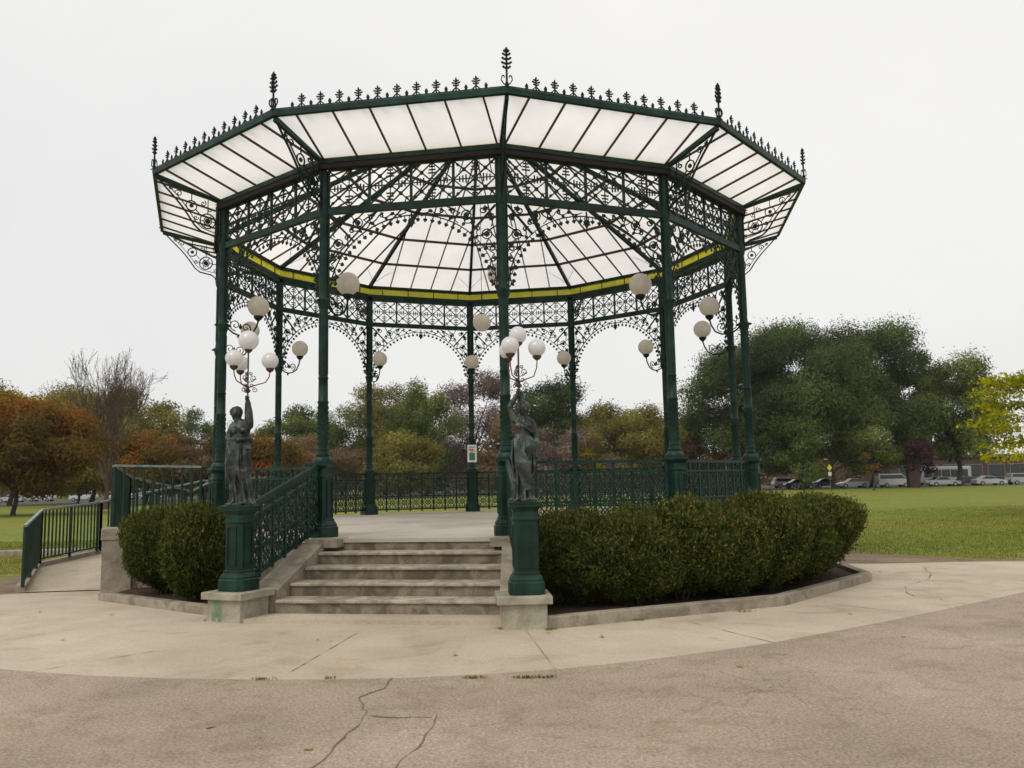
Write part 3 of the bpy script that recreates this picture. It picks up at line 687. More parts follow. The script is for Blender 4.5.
def head(mb, c, r, turn=0, tilt=0):
    h = MB(); h.sphere((0,0,0), r, 20, 14, (.80,.95,1.15))
    # jaw, nose, brow, lips, eyes, ears, hair with bun
    h.sphere((0,-r*.35,-r*.62), r*.52, 12, 8, (1,.9,.9))
    h.sphere((0,-r*.98,-r*.18), r*.16, 8, 6, (.8,1,1.6)); h.bar((0,-r*.86,r*.22),(0,-r*1.06,-r*.22),.016,.02)
    h.sphere((0,-r*.84,-r*.62), r*.2, 8, 6, (1.1,.5,.4)); h.sphere((0,-r*.70,-r*.98), r*.22, 8, 6)
    for s in (-1,1):
        h.sphere((s*r*.32,-r*.80,r*.10), r*.16, 8, 6, (1.2,.6,.7)); h.sphere((s*r*.32,-r*.80,r*.30), r*.2, 8, 6, (1.4,.6,.5)); h.sphere((s*r*.80,-.0,-r*.05), r*.2, 8, 6, (.5,.8,1.2))
    h.sphere((0,r*.15,r*.30), r*.98, 18, 12, (.93,1.0,1.0)); h.sphere((0,r*1.0,r*.25), r*.48, 12, 8)
    for i in range(9):
        a = -PI*.1+PI*1.2*i/8; h.sphere((r*.86*math.cos(a),-r*.42,r*.30+r*.80*math.sin(a)), r*.17, 8, 6)
    ct, s_ = math.cos(turn), math.sin(turn); c2, s2 = math.cos(tilt), math.sin(tilt)
    for x, y, z in list(h.v):
        y, z = y*c2-z*s2, y*s2+z*c2; x, y = x*ct-y*s_, x*s_+y*ct
        mb.v.append((x+c[0], y+c[1], z+c[2]))
    o = len(mb.v)-len(h.v); mb.f += [tuple(i+o for i in f) for f in h.f]
def fingers(mb, c, r, d=(0,0,1)):
    # four fingers and a thumb curled round a vertical stem at c
    for i in range(4):
        z = -.025+i*.016; k = 1-.12*abs(i-1.5)
        mb.tube([(c[0]-r*1.2, c[1]+.012, c[2]+z), (c[0]-r*1.25, c[1]-.022*k, c[2]+z+.002), (c[0]-.002, c[1]-.036*k, c[2]+z+.002), (c[0]+r*1.0*k, c[1]-.018, c[2]+z)], [.0105,.010,.009,.0075], 6)
    mb.tube([(c[0]-r, c[1]+.02, c[2]-.02), (c[0]+.004, c[1]+.03, c[2]), (c[0]+r*1.1, c[1]+.008, c[2]+.022)], [.013,.011,.009], 6)
    mb.sphere((c[0]-r*.9, c[1]+.008, c[2]-.008), .03, 10, 8, (.7,.9,1.3))
def candelabrum(par, base, rad, zc, zt, ang0, dark=.115, topr=.115):
    """base: point over the hand; side globes at height zc, top globe at zt"""
    e = Iron(None, .012); bx, by, bz = base
    b = MB(); b.tube([(bx,by,bz-.10),(bx,by,zt-topr-.02)], [.012]*2, 8); b.lathe([(.014,bz+.0),(.034,bz+.015),(.04,bz+.04),(.018,bz+.06),(.028,bz+.085),(.012,bz+.10)], n=12, c=(bx,by,0))
    zm = bz+.10; 
    gl_c = []
    for i in range(3):
        a = ang0+i*2*PI/3; ca, sa = math.cos(a), math.sin(a)
        P_ = lambda u, v: (bx+ca*u, by+sa*u, v)
        top = zc-dark-.04
        b.tube([P_(u, v) for u, v in ((.0,zm-.03),(.05,zm-.005),(rad*.45,zm+.02),(rad*.8,zm+.05),(rad*.97,(zm+top)/2+.03),(rad,top))], .0085, 6)
        S = Iron(P_, .010)
        for (cu, cv, r, a0, sg) in ((.075,zm+.11,.045,-PI/2,-1),(.10,zm-.055,.04,PI/2,1),(.035,zm+.175,.026,-PI/2,1),(.05,zm-.0,.03,0,1)):
            pts = [(cu+r*(1-.7*j/12)*math.cos(a0+sg*1.25*2*PI*j/12), cv+r*(1-.7*j/12)*math.sin(a0+sg*1.25*2*PI*j/12)) for j in range(13)]
            b.tube([P_(u, v) for u, v in pts], .0058, 5)
        b.tube([P_(.0,zm+.05),P_(.05,zm+.06),P_(.115,zm+.10)], .006, 5)
        b.lathe([(.012,top-.01),(.03,top+.0),(.055,top+.025),(.060,top+.05)], n=12, c=P_(rad, 0))
        gl_c.append(P_(rad, zc))
    b.lathe([(.012,zt-topr-.04),(.03,zt-topr-.03),(.055,zt-topr-.005),(.060,zt-topr+.02)], n=12, c=(bx,by,0))
    ca = b.build('candelabrum', M['brass'], par, smooth=True)
    for c in gl_c:
        g_ = MB(); g_.sphere((0,0,0), dark, 20, 14); o = g_.build('lamp_globe', M['globe_lit'], ca, smooth=True, loc=c)
    g_ = MB(); g_.sphere((0,0,0), topr, 20, 14); g_.build('lamp_globe', M['globe_lit'], ca, smooth=True, loc=(bx,by,zt))
# ---- left statue (arm straight up on the viewer's right, other hand gathering the cloth at the waist)
sL = empty('statue', (-3.34,-7.63,.590), 0, label='weathered bronze draped woman left of the steps, arm straight up with a four globe lamp', cat='statue', group='lamp bearing statues')
mb = MB()
V = [(.0,0,.80),(.0,0,.93),(.005,.0,1.04),(.0,.005,1.14),(-.025,-.005,1.19),   # pelvis..neck 4
     (.115,.0,1.115),(.112,-.01,1.26),(.098,-.01,1.40),(.095,-.02,1.48),          # raised arm 5..8
     (-.115,.0,1.10),(-.165,-.02,.95),(-.10,-.12,.90),(-.03,-.15,.915)]        # folded arm 9..12
E_ = [(0,1),(1,2),(2,3),(3,4),(3,5),(5,6),(6,7),(7,8),(3,9),(9,10),(10,11),(11,12)]
body(mb, V, E_, [.11,.085,.09,.07,.042,.062,.058,.044,.026,.050,.042,.034,.024])
loft(mb, [(.78,.0,0,.150,.115,0),(.92,.0,0,.108,.095,0),(1.0,.004,0,.122,.10,0),(1.08,.005,0,.138,.10,0),(1.14,.0,0,.105,.075,0),(1.17,-.005,0,.05,.05,0)])
for s in (-1,1): mb.sphere((s*.055,-.085,1.045), .05, 12, 8)
head(mb, (-.055,-.02,1.275), .088, turn=-.25, tilt=.15); fingers(mb, (.095,-.02,1.50), .02)
loft(mb, [(.02,.04,0,.160,.14,1.6),(.10,.03,0,.140,.13,1.5),(.35,.0,0,.135,.13,1.2),(.60,-.02,0,.150,.135,1),(.76,-.025,0,.155,.135,.9),(.86,-.015,0,.140,.12,.8),(.91,.0,0,.110,.10,.5)], folds=10, amp=.17, tw=1.6)
# rolled cloth round the hips and a hanging fold, bare feet
roll = [(.155*math.cos(a)-.005, .135*math.sin(a), .885+.035*math.cos(a+.6)) for a in np.linspace(0, 2*PI, 22)]
mb.tube(roll, .030, 8, cap=False)
for i in range(7): mb.tube([(-.10+i*.022,-.145,.90-.01*i),(-.115+i*.020,-.165,.62),(-.13+i*.03,-.15,.30+.03*(i % 3))], [.017,.020,.007], 6)
for i in range(5): mb.tube([(-.165,.0+i*.02-.04,.93),(-.19-.004*i,-.02+i*.022,.60),(-.185,-.02+i*.02,.22+.05*i)], [.012,.018,.008], 6)
for s, dy in ((-.055,-.13),(.10,-.16)): mb.sphere((s,dy,.035), .035, 10, 8, (.8,1.9,.7))
mb.lathe([(.20,-.0),(.20,.028),(.17,.035)], n=20)
link('figure', remesh(mb, 'figure', M['bronze']), sL)
candelabrum(sL, (.095,-.02,1.57), .30, 2.03, 2.32, .12, .118, .142)
# ---- right statue
sR = empty('statue', (.56,-8.68,.590), 0, label='weathered bronze draped woman right of the steps, arm bent over her head holding globe lamps', cat='statue', group='lamp bearing statues')
mb = MB()
V = [(.03,0,.74),(.03,0,.86),(.035,.0,.96),(.03,.005,1.045),(.035,-.005,1.095),
     (-.06,.0,1.025),(-.135,-.02,1.20),(-.125,-.015,1.235),(-.035,-.02,1.375),(-.02,-.02,1.40),
     (.140,.0,1.00),(.195,.02,.80),(.205,-.03,.62),(.205,-.05,.56)]
E_ = [(0,1),(1,2),(2,3),(3,4),(3,5),(5,6),(6,7),(7,8),(8,9),(3,10),(10,11),(11,12),(12,13)]
body(mb, V, E_, [.11,.085,.09,.07,.040,.052,.040,.038,.026,.022,.052,.040,.030,.022])
for s in (-1,1): mb.sphere((.03+s*.055,-.085,.965), .05, 12, 8)
head(mb, (.045,-.015,1.185), .086, turn=.35, tilt=.1); fingers(mb, (-.012,-.02,1.42), .02)
# torch drum held over the shoulder
mb.lathe([(.030,1.13),(.048,1.16),(.052,1.25),(.046,1.36),(.03,1.42)], n=16, c=(.015,.06,0))
loft(mb, [(.02,.0,0,.125,.14,1.5),(.10,.0,0,.115,.13,1.5),(.30,.01,0,.112,.125,1.3),(.52,.03,0,.128,.13,1.1),(.68,.045,0,.142,.135,.8),(.77,.045,0,.132,.12,.5),(.86,.03,0,.088,.095,.35),(.95,.03,0,.108,.10,.4),(1.02,.03,0,.118,.095,.3),(1.065,.03,0,.07,.07,.2)], folds=9, amp=.17, tw=1.9, ph=1)
for i in range(6): mb.tube([(-.09+i*.012,-.10,.80),(-.07+i*.03,-.165,.50),(.03+i*.022,-.14,.14)], [.012,.019,.010], 6)
for i in range(4): mb.tube([(-.10,-.04+i*.03,.78),(-.125+i*.01,-.05+i*.03,.55),(-.09,-.05+i*.03,.30)], [.015,.02,.008], 6)
for i in range(4): mb.tube([(.15,-.06+i*.03,.72),(.165-i*.008,-.07+i*.03,.45),(.10,-.05+i*.03,.18)], [.013,.02,.01], 6)
mb.tube([(-.09,-.09,1.05),(.03,-.13,.95),(.15,-.10,.88)], .018, 6)
for s, dy in ((-.04,-.14),(.09,-.12)): mb.sphere((s,dy,.035), .035, 10, 8, (.8,1.9,.7))
mb.lathe([(.19,-.0),(.19,.028),(.165,.04)], n=20, c=(.01,0,0))
link('figure', remesh(mb, 'figure', M['bronze']), sR)
candelabrum(sR, (-.012,-.02,1.46), .245, 1.985, 2.155, .05, .115, .115)
sL.pop('group') if 'group' in sL else None
sR.pop('group') if 'group' in sR else None
#%% ------------------------------------------------------------------ planters
def curb(pts, w, z1, name, lab, z0=G-.02):
    """strip following pts (outer edge), w inwards (to the left of travel)"""
    n = len(pts); inn = []
    for i in range(n):
        a = Vector(pts[max(i-1,0)]); b = Vector(pts[i]); c = Vector(pts[min(i+1,n-1)])
        d = ((b-a).normalized() if i else Vector((0,0)))+((c-b).normalized() if i < n-1 else Vector((0,0))); d.normalize()
        inn.append((b.x-d.y*w, b.y+d.x*w))
    mb = MB()
    for i in range(n): pass
    v = [(*p, z0) for p in pts]+[(*p, z0) for p in inn]+[(*p, z1) for p in pts]+[(*p, z1) for p in inn]
    f = []
    for i in range(n-1):
        f += [(2*n+i,2*n+i+1,3*n+i+1,3*n+i), (i,i+1,2*n+i+1,2*n+i), (n+i+1,n+i,3*n+i,3*n+i+1), (i,n+i,n+i+1,i+1)]
    f += [(0,2*n,3*n,n), (n-1,2*n-1,4*n-1,3*n-1)]
    mb.add(v, f); o = mb.build(name, M['conc_wall']); bv = o.modifiers.new('b','BEVEL'); bv.width = .012; bv.segments = 2
    return tag(o, lab, 'curb')
cR = [(.865,-9.02),(2.1,-8.48),(4.25,-7.58),(6.63,-5.03),(6.9,-3.2)]
curb(cR, .17, G+.14, 'planter_curb', 'low angled concrete curb along the long hedge on the right')
cL = [(-6.32,-5.25),(-5.2,-6.16),(-3.86,-7.24)]
curb(cL, .17, G+.12, 'planter_curb', 'short low concrete curb in front of the two round shrubs on the left')
s = MB(); s.sheet([(.98,-8.85),(2.1,-8.38),(4.2,-7.48),(6.5,-5.0),(6.8,-3.2),(5.2,-2.4),(3,-4),(.7,-6.2),(.75,-7.6)], G+.07); struct('planting_soil', s, M['soil'])
s = MB(); s.sheet([(-6.25,-5.15),(-5.2,-6.05),(-3.8,-7.1),(-3.1,-6.4),(-3.0,-5.2),(-4.6,-3.3),(-6.2,-4.2)], G+.06); struct('planting_soil', s, M['soil'])
# ---- leaf clouds
def leaf_cloud(name, P, tint, size, m, aspect=.5, bias=None, jit=.35, extra=None, face=None):
    """P (N,3) centres, one quad each, random orientation"""
    N_ = len(P); d = RNG.normal(size=(N_,3))
    if bias is not None: d = d*.6+bias
    if face is not None:      # the leaf normal follows 'face'
        nn = face+RNG.normal(size=(N_,3))*.45; nn /= np.linalg.norm(nn, axis=1)[:,None]+1e-9; d = np.cross(nn, d)
    d /= np.linalg.norm(d, axis=1)[:,None]+1e-9
    h = RNG.normal(size=(N_,3)) if face is None else nn; e = np.cross(d, h); e /= np.linalg.norm(e, axis=1)[:,None]+1e-9
    sz = size*(1+jit*RNG.uniform(-1,1,N_)); a = d*sz[:,None]*.5; b = e*(sz*aspect)[:,None]*.5
    v = np.stack([P-a, P+b*.9, P+a, P-b*.9], 1).reshape(-1,3)
    f = np.arange(N_*4)
    tn = np.repeat(tint, 4)
    nv = len(v)
    loops = f; starts = np.arange(0, N_*4, 4); tot = np.full(N_, 4)
    if extra is not None:
        ev, ef, et = extra   # core mesh
        base = nv; v = np.concatenate([v, np.array(ev)]); tn = np.concatenate([tn, np.full(len(ev), et)])
        el = []; es = []; c = len(loops)
        for q in ef: es.append(c); el += [i+base for i in q]; c += len(q)
        loops = np.concatenate([loops, el]); starts = np.concatenate([starts, es]); tot = np.concatenate([tot, [len(q) for q in ef]])
    me = bpy.data.meshes.new(name); me.vertices.add(len(v)); me.vertices.foreach_set('co', v.astype(np.float32).ravel())
    me.loops.add(len(loops)); me.loops.foreach_set('vertex_index', loops.astype(np.int32))
    me.polygons.add(len(starts)); me.polygons.foreach_set('loop_start', starts.astype(np.int32)); me.polygons.foreach_set('loop_total', tot.astype(np.int32))
    at = me.attributes.new('tint', 'FLOAT', 'POINT'); at.data.foreach_set('value', np.clip(tn,0,1).astype(np.float32))
    me.update(calc_edges=True); me.validate(); me.materials.append(m); return me
M['yew'] = leaf_mat('yew_leaves', [(.020,.032,.010),(.045,.064,.017),(.082,.100,.025),(.15,.148,.036),(.23,.16,.055)], trans=.22)
def shrub_mesh(seed, rx, rz, N_=15000):
    rg = np.random.default_rng(seed)
    lob = rg.normal(size=(16,3)); lob /= np.linalg.norm(lob, axis=1)[:,None]; amp = rg.uniform(.04,.24,16)
    def rad(d): return .86+(amp[None,:]*np.exp(-(1-d@lob.T)*9)).sum(1)
    d = rg.normal(size=(N_,3)); d /= np.linalg.norm(d, axis=1)[:,None]
    u = rg.uniform(0,1,N_); rr_ = rad(d)*(1-.30*u**1.6)+np.where(rg.random(N_) < .12, rg.uniform(0,.16,N_), 0)
    sup = np.sign(d)*np.abs(d)**1.0
    P = sup*rr_[:,None]*np.array([rx,rx,rz])+np.array([0,0,rz])
    P[:,:2] *= np.clip(.76+.42*P[:,2]/rz, .7, 1)[:,None]; P[:,2] += .05; dd = (P-np.array([0,0,rz*.7])); dd /= np.linalg.norm(dd, axis=1)[:,None]
    n = len(P)
    cl = .5+.5*np.sin(P[:,0]*9+3*seed)*np.sin(P[:,1]*8+1)*np.sin(P[:,2]*10)
    t1 = np.clip(rg.beta(2,3.2,n)*.70+.28*cl+.10*(rg.random(n) < .05), 0, 1)
    # stray shoots standing out of the clipped surface
    ns = 420; ds = rg.normal(size=(ns,3)); ds[:,2] = np.abs(ds[:,2])*1.2+.2; ds /= np.linalg.norm(ds, axis=1)[:,None]
    b0 = ds*rad(ds)[:,None]*np.array([rx,rx,rz])+np.array([0,0,rz]); ln = rg.uniform(.05,.20,ns)**1.1
    k_ = rg.uniform(0,1,(6,ns)); SP = np.concatenate([b0+(ds*.35+np.array([0,0,.65]))*(ln*k_[i])[:,None]+rg.normal(size=(ns,3))*.008 for i in range(6)])
    # tufts: each centre becomes three leaves
    P3 = np.concatenate([P+rg.normal(size=P.shape)*.018 for _ in range(3)]); t3 = np.concatenate([t1+rg.uniform(-.08,.08,n) for _ in range(3)])
    D3 = np.concatenate([dd]*3)+np.array([0,0,.75]); P3 = np.concatenate([P3, SP]); t3 = np.concatenate([t3, np.clip(rg.normal(.62,.16,len(SP)),0,1)]); D3 = np.concatenate([D3, np.tile(np.array([0,0,2.2]),(len(SP),1))])
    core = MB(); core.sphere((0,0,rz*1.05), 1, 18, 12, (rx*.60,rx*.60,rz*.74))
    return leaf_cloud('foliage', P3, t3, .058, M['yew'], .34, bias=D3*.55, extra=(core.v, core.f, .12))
stem = MB()
for i in range(6):
    a = i*1.05; stem.tube([(.05*math.cos(a),.05*math.sin(a),-.05),(.16*math.cos(a+.3),.16*math.sin(a+.3),.25),(.38*math.cos(a),.38*math.sin(a),.60),(.5*math.cos(a),.5*math.sin(a),.85)], [.028,.024,.018,.008], 6)
stem_me = stem.mesh('stems', M['bark'])
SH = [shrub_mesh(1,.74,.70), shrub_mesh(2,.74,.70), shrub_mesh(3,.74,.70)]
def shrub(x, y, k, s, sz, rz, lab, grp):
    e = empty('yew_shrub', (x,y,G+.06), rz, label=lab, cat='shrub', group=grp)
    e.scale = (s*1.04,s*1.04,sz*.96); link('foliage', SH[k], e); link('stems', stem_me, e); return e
labs = ['first shrub of the long hedge, directly behind the clean plinth','second shrub of the long hedge, just right of the clean plinth','third shrub of the long hedge, below the lattice railing','fourth shrub of the long hedge, near the middle of its front','fifth shrub of the long hedge, in front of the right front column','sixth shrub of the long hedge, beside the curb bend','seventh shrub of the long hedge, left of its rounded end','last shrub forming the rounded right end of the long hedge']
ordl = ['small rounded yew shrub, ','dense yew shrub, ','wide yew shrub, ','bushy yew shrub, ','tall yew shrub, ','dark yew shrub, ','leafy yew shrub, ','rounded yew shrub, ']
pos = [(1.38,-7.42,.92,.96),(2.14,-7.62,.84,.88),(2.88,-7.22,.98,1.01),(3.66,-7.02,.88,.90),(4.32,-6.57,.98,1.04),(4.98,-5.92,.86,.93),(5.47,-5.2,1.02,1.03),(5.85,-4.32,.98,.97)]
for i, (x, y, s_, z_) in enumerate(pos): shrub(x, y, i % 3, s_, z_, i*1.7, ordl[i]+labs[i], 'clipped yew shrubs of the long hedge')
# back row fill between hedge and deck
for i, (x, y) in enumerate([(2.4,-6.6),(3.6,-6.2),(4.5,-5.3)]): shrub(x, y, (i+1) % 3, .8, .92, i*2.3+1, ['yew shrub of the rear row against the deck, nearest the steps','yew shrub of the rear row against the deck, middle one','yew shrub of the rear row against the deck, farthest right'][i], 'clipped yew shrubs of the rear row')
shrub(-5.36,-5.0,0,.76,1.04,.5,'round yew shrub left of the steps beside the ramp wall','pair of shrubs left of the steps')
shrub(-4.38,-6.0,1,.82,1.03,2.2,'round yew shrub left of the steps behind the stained plinth','pair of shrubs left of the steps')
# ---- ramp
rampw = empty('ramp_wall', (-6.7,-4.0,G), 0, label='concrete retaining wall and pier of the access ramp left of the bandstand', cat='wall')
v10 = (R*math.cos(vang(10)), R*math.sin(vang(10))); v9 = (R*math.cos(vang(9)), R*math.sin(vang(9)))
pier = (-6.56,-4.02)
b = MB(); dx, dy = (v10[0]-.35-pier[0]), (v10[1]-.2-pier[1]); l = math.hypot(dx, dy); ux, uy = dx/l, dy/l
def rbx(mb, c, a0, a1, w, z0, z1):
    mb.prism([(c[0]+ux*a0-(-uy)*w-rampw.location.x, c[1]+uy*a0-ux*w-rampw.location.y),(c[0]+ux*a1-(-uy)*w-rampw.location.x, c[1]+uy*a1-ux*w-rampw.location.y),(c[0]+ux*a1+(-uy)*w-rampw.location.x, c[1]+uy*a1+ux*w-rampw.location.y),(c[0]+ux*a0+(-uy)*w-rampw.location.x, c[1]+uy*a0+ux*w-rampw.location.y)], z0, z1)
rbx(b, pier, .25, 1.75, .13, -.05, 1.05); b.build('wall', M['conc_wall'], rampw)
b = MB(); rbx(b, pier, -.24, .24, .24, -.05, .90); b.build('pier', M['conc_wall'], rampw)
b = MB(); rbx(b, pier, -.26, .28, .26, .902, 1.13); o = b.build('pier_cap', M['conc_wall'], rampw); m_ = o.modifiers.new('b','BEVEL'); m_.width=.02
# ramp surface
Q1, Q2, Q3, Q4, Q5 = (-8.28,-3.98),(-9.1,-1.9),(-8.67,-.2),(-7.4,2.9),(-5.4,3.6)
zq = [G, -.70, -.58, -.12, -.03]
P1, P2 = (-7.02,-2.5),(-6.75,.2)
rs = MB()
inn_ = [(-6.86,-3.86),P1,P2,(-6.15,1.0),(-5.6,2.2)]; out_ = [Q1,Q2,Q3,Q4,Q5]
vv = [(*p, z+.0) for p, z in zip(inn_, [G+.012,-.78,-.50,-.15,-.03])]+[(*p, z+.012) for p, z in zip(out_, zq)]
lowv = [(x, y, G-.2) for x, y, z in vv]
rs.add(vv+lowv, [(i,i+1,5+i+1,5+i)[::-1] for i in range(4)]+[(5+i,5+i+1,15+i+1,15+i)[::-1] for i in range(4)]+[(i,i+1,10+i+1,10+i) for i in range(4)])
tag(rs.build('access_ramp', M['concrete']), kind='structure')
# ramp kerb
kb = MB()
for a, c, za_, zb_ in zip(out_[:-1], out_[1:], zq[:-1], zq[1:]): kb.bar((a[0],a[1],za_+.03),(c[0],c[1],zb_+.03),.16,.14)
tag(kb.build('ramp_kerb', M['conc_wall']), 'raised concrete kerb along the outer edge of the ramp', 'curb')
# bar fences
def barfence(pts, zs, h, name_lab, mid=(), ornate=False, step=.13, bw=.026):
    e = empty('bar_railing', (pts[0][0], pts[0][1], zs[0]), 0, label=name_lab, cat='railing')
    ox, oy, oz = e.location; tb = MB(); bb = MB(); pb = MB(); mdb = MB()
    PO = []
    for k_, (a, c, z0_, z1_) in enumerate(zip(pts[:-1], pts[1:], zs[:-1], zs[1:])):
        stp = step[k_] if isinstance(step, tuple) else step
        L = math.hypot(c[0]-a[0], c[1]-a[1]); n = max(1, int(L/stp))
        A = Vector((a[0]-ox, a[1]-oy, z0_-oz)); C_ = Vector((c[0]-ox, c[1]-oy, z1_-oz))
        tb.bar(A+Vector((0,0,h)), C_+Vector((0,0,h)), .055, .04); bb.bar(A+Vector((0,0,.10)), C_+Vector((0,0,.10)), .03, .03)
        for m_ in mid: mdb.bar(A+Vector((0,0,m_)), C_+Vector((0,0,m_)), .035, .035)
        for i in range(n+1):
            p_ = A.lerp(C_, i/n); big_ = i in (0, n) or i % 8 == 0
            if big_: pb = MB(); PO.append(pb)
            (pb if big_ else bb).bar(p_+Vector((0,0,.0 if big_ else .09)), p_+Vector((0,0,h-.02)), .045 if big_ else bw)
    tb.build('top_rail', M['rail_steel'], e); bb.build('balusters', M['green'], e); [q.build('post', M['green'], e) for q in PO]
    if mid: mdb.build('mid_rail', M['rail_steel'], e)
barfence([(-8.22,-4.0),(-9.02,-1.92),(-8.60,-.2),(-7.35,2.85),(-5.4,3.5)], [G+.10,-.62,-.50,-.04,.05], 1.08, 'long green bar railing along the outer edge of the ramp', step=(.105,.10,.2,.2))
barfence([(pier[0]-.1,pier[1]-.0),(v10[0]-.3,v10[1]-.15)], [.09,.05], 1.19, 'upright green bar railing on top of the ramp retaining wall', mid=(), step=.155, bw=.032)
barfence([(pier[0]-.16,pier[1]+.1),P1,P2,(v9[0]-.1,v9[1]+.5)], [.09,-.08,-.40,-.1], 1.18, 'green bar railing along the inner edge of the ramp', mid=(), step=(.10,.30,.3), bw=.035)
#%% ------------------------------------------------------------------ trees
def pal(*c): return list(c)
PAL = {
 'dark': [(0.052,0.077,0.036),(0.090,0.127,0.047),(0.133,0.178,0.060),(0.202,0.234,0.077)],
 'green': [(0.083,0.115,0.041),(0.143,0.186,0.053),(0.213,0.254,0.061),(0.291,0.307,0.088)],
 'olive': [(0.121,0.110,0.039),(0.202,0.183,0.048),(0.283,0.247,0.061),(0.381,0.318,0.084)],
 'yellowgreen': [(0.140,0.130,0.011),(0.254,0.222,0.010),(0.378,0.314,0.010),(0.473,0.387,0.011)],
 'yellow': [(0.180,0.192,0.012),(0.320,0.320,0.012),(0.472,0.435,0.012),(0.624,0.526,0.012)],
 'orange': [(0.109,0.084,0.027),(0.189,0.121,0.031),(0.294,0.125,0.030),(0.389,0.127,0.030)],
 'brown': [(0.127,0.087,0.054),(0.211,0.141,0.079),(0.286,0.192,0.104),(0.375,0.255,0.150)],
 'mauve': [(0.134,0.097,0.085),(0.214,0.154,0.131),(0.286,0.212,0.181),(0.365,0.279,0.241)],
 'purple': [(0.038,0.020,0.023),(0.057,0.029,0.032),(0.079,0.041,0.044),(0.108,0.057,0.057)],
}
LM = {k: leaf_mat('leaves_'+k, v, trans=.42) for k, v in PAL.items()}
def branchy(mb, p, d, r, l, depth, rg, spread=.5, up=.15, n=3):
    q = p; pts = [p]; rs_ = [r]
    for i in range(3):
        d = (d+Vector(rg.normal(size=3)*.12)+Vector((0,0,up*.3))).normalized(); q = q+d*l/3; pts.append(q); rs_.append(r*(1-.15*(i+1)))
    mb.tube(pts, [max(.020, q_*1.15) for q_ in rs_], 5 if depth > 2 else 3, cap=False)
    tips = []
    if depth == 0: return [q]
    for i in range(n):
        a = Vector(rg.normal(size=3)); a = (a-d*a.dot(d)).normalized()
        nd = (d+a*spread*rg.uniform(.6,1.3)+Vector((0,0,up))).normalized()
        tips += branchy(mb, pts[-1] if i == 0 else pts[int(rg.integers(1, 4))], nd, r*.58, l*rg.uniform(.62,.85), depth-1, rg, spread, up, n)
    return tips
def tree(px, D, top, wpx, bot, palette, lab, cat='tree', grp=None, seed=0, lobes=30, dens=1.0, leaf=.29, name='tree', hollow=.0, trunk_r=None, flat=.62, pal2=None, shape=None, conic=0, sparse=0):
    rg = np.random.default_rng(seed+int(px)*7+1)
    x, y = at_depth(px, D); H = height_at(px, top, D)-G; B = max(.4, height_at(px, bot, D)-G)
    rx = wpx/2*D/FPX; rz = (H-B)/2; cz_ = (H+B)/2
    e = empty(name, (x,y,G-.016), 0, label=lab, cat=cat, group=grp)
    tr_ = MB(); r0 = trunk_r or max(.12, H*.020)
    tr_.tube([(0,0,-.2),(.0,0,.3),(.02*H,.0,B*.6),(.01*H,.01*H,B+rz*.5),(0,0,B+rz*1.2)], [r0*1.4,r0*1.05,r0*.9,r0*.6,r0*.25], 8)
    C_ = []; 
    for i in range(lobes):
        for _ in range(40):
            d = rg.uniform(-1,1,3)
            if .25 < np.linalg.norm(d) < .80: break
        if conic: 
            k = 1-(d[2]+.8)/1.7*conic; d[:2] *= k
        C_.append((d*np.array([rx,rx,rz])+np.array([0,0,cz_]), rg.uniform(.19,.36)*(1-(.35*max(0,d[2]) if conic else 0))*min(rx, rz*1.2), rg.uniform(0,1)))
    for c, r, t in C_[:max(6, lobes//2)]:
        zb_ = B*.7+(c[2]-B)*.35; mid = (c[0]*.45, c[1]*.45, zb_+(c[2]-zb_)*.55)
        tr_.tube([(0,0,zb_), mid, tuple(c)], [r0*.45, r0*.28, r0*.08], 5, cap=False)
    tr_.build('trunk', M['bark'], e, smooth=True)
    P = []; T = []; D = []
    for c, r, t in C_:
        n = int(dens*9*(r/leaf)**2*4); n = max(60, min(n, 11000))
        d = rg.normal(size=(n,3)); d /= np.linalg.norm(d, axis=1)[:,None]
        ph = t*9
        bump = 1+.24*np.sin(d[:,0]*5+ph)*np.sin(d[:,1]*6+ph*.6)+.14*np.sin(d[:,0]*13+ph)*np.sin(d[:,2]*12+ph)
        q = d*(r*bump*(1-.60*rg.random(n)**1.3)*np.where(rg.random(n) < .20, rg.uniform(1,1.35,n), 1))[:,None]*np.array([1.2,1.2,flat*1.2])
        P.append(q+c); T.append(np.clip(.10+.55*t+.10*np.sin(d[:,0]*4+ph)+rg.normal(size=n)*.13, 0, 1)); D.append(d)
    P = np.concatenate(P); T = np.concatenate(T); D = np.concatenate(D)
    lo_, hi_ = np.percentile(P[:,2], .4), np.percentile(P[:,2], 99.8)
    P[:,2] = B+(P[:,2]-lo_)*(H-B)/(hi_-lo_)
    for q_ in (0,1): m_ = np.percentile(np.abs(P[:,q_]), 99.4); P[:,q_] *= rx/m_
    keep = P[:,2] > max(.2, B*.75)
    if sparse: keep &= rg.random(len(P)) > sparse
    P, T, D = P[keep], T[keep], D[keep]
    link('crown', leaf_cloud('crown', P, T, leaf, LM[palette], .75, face=D*np.array([1,1,.9])+np.array([0,0,.25])), e)
    return e
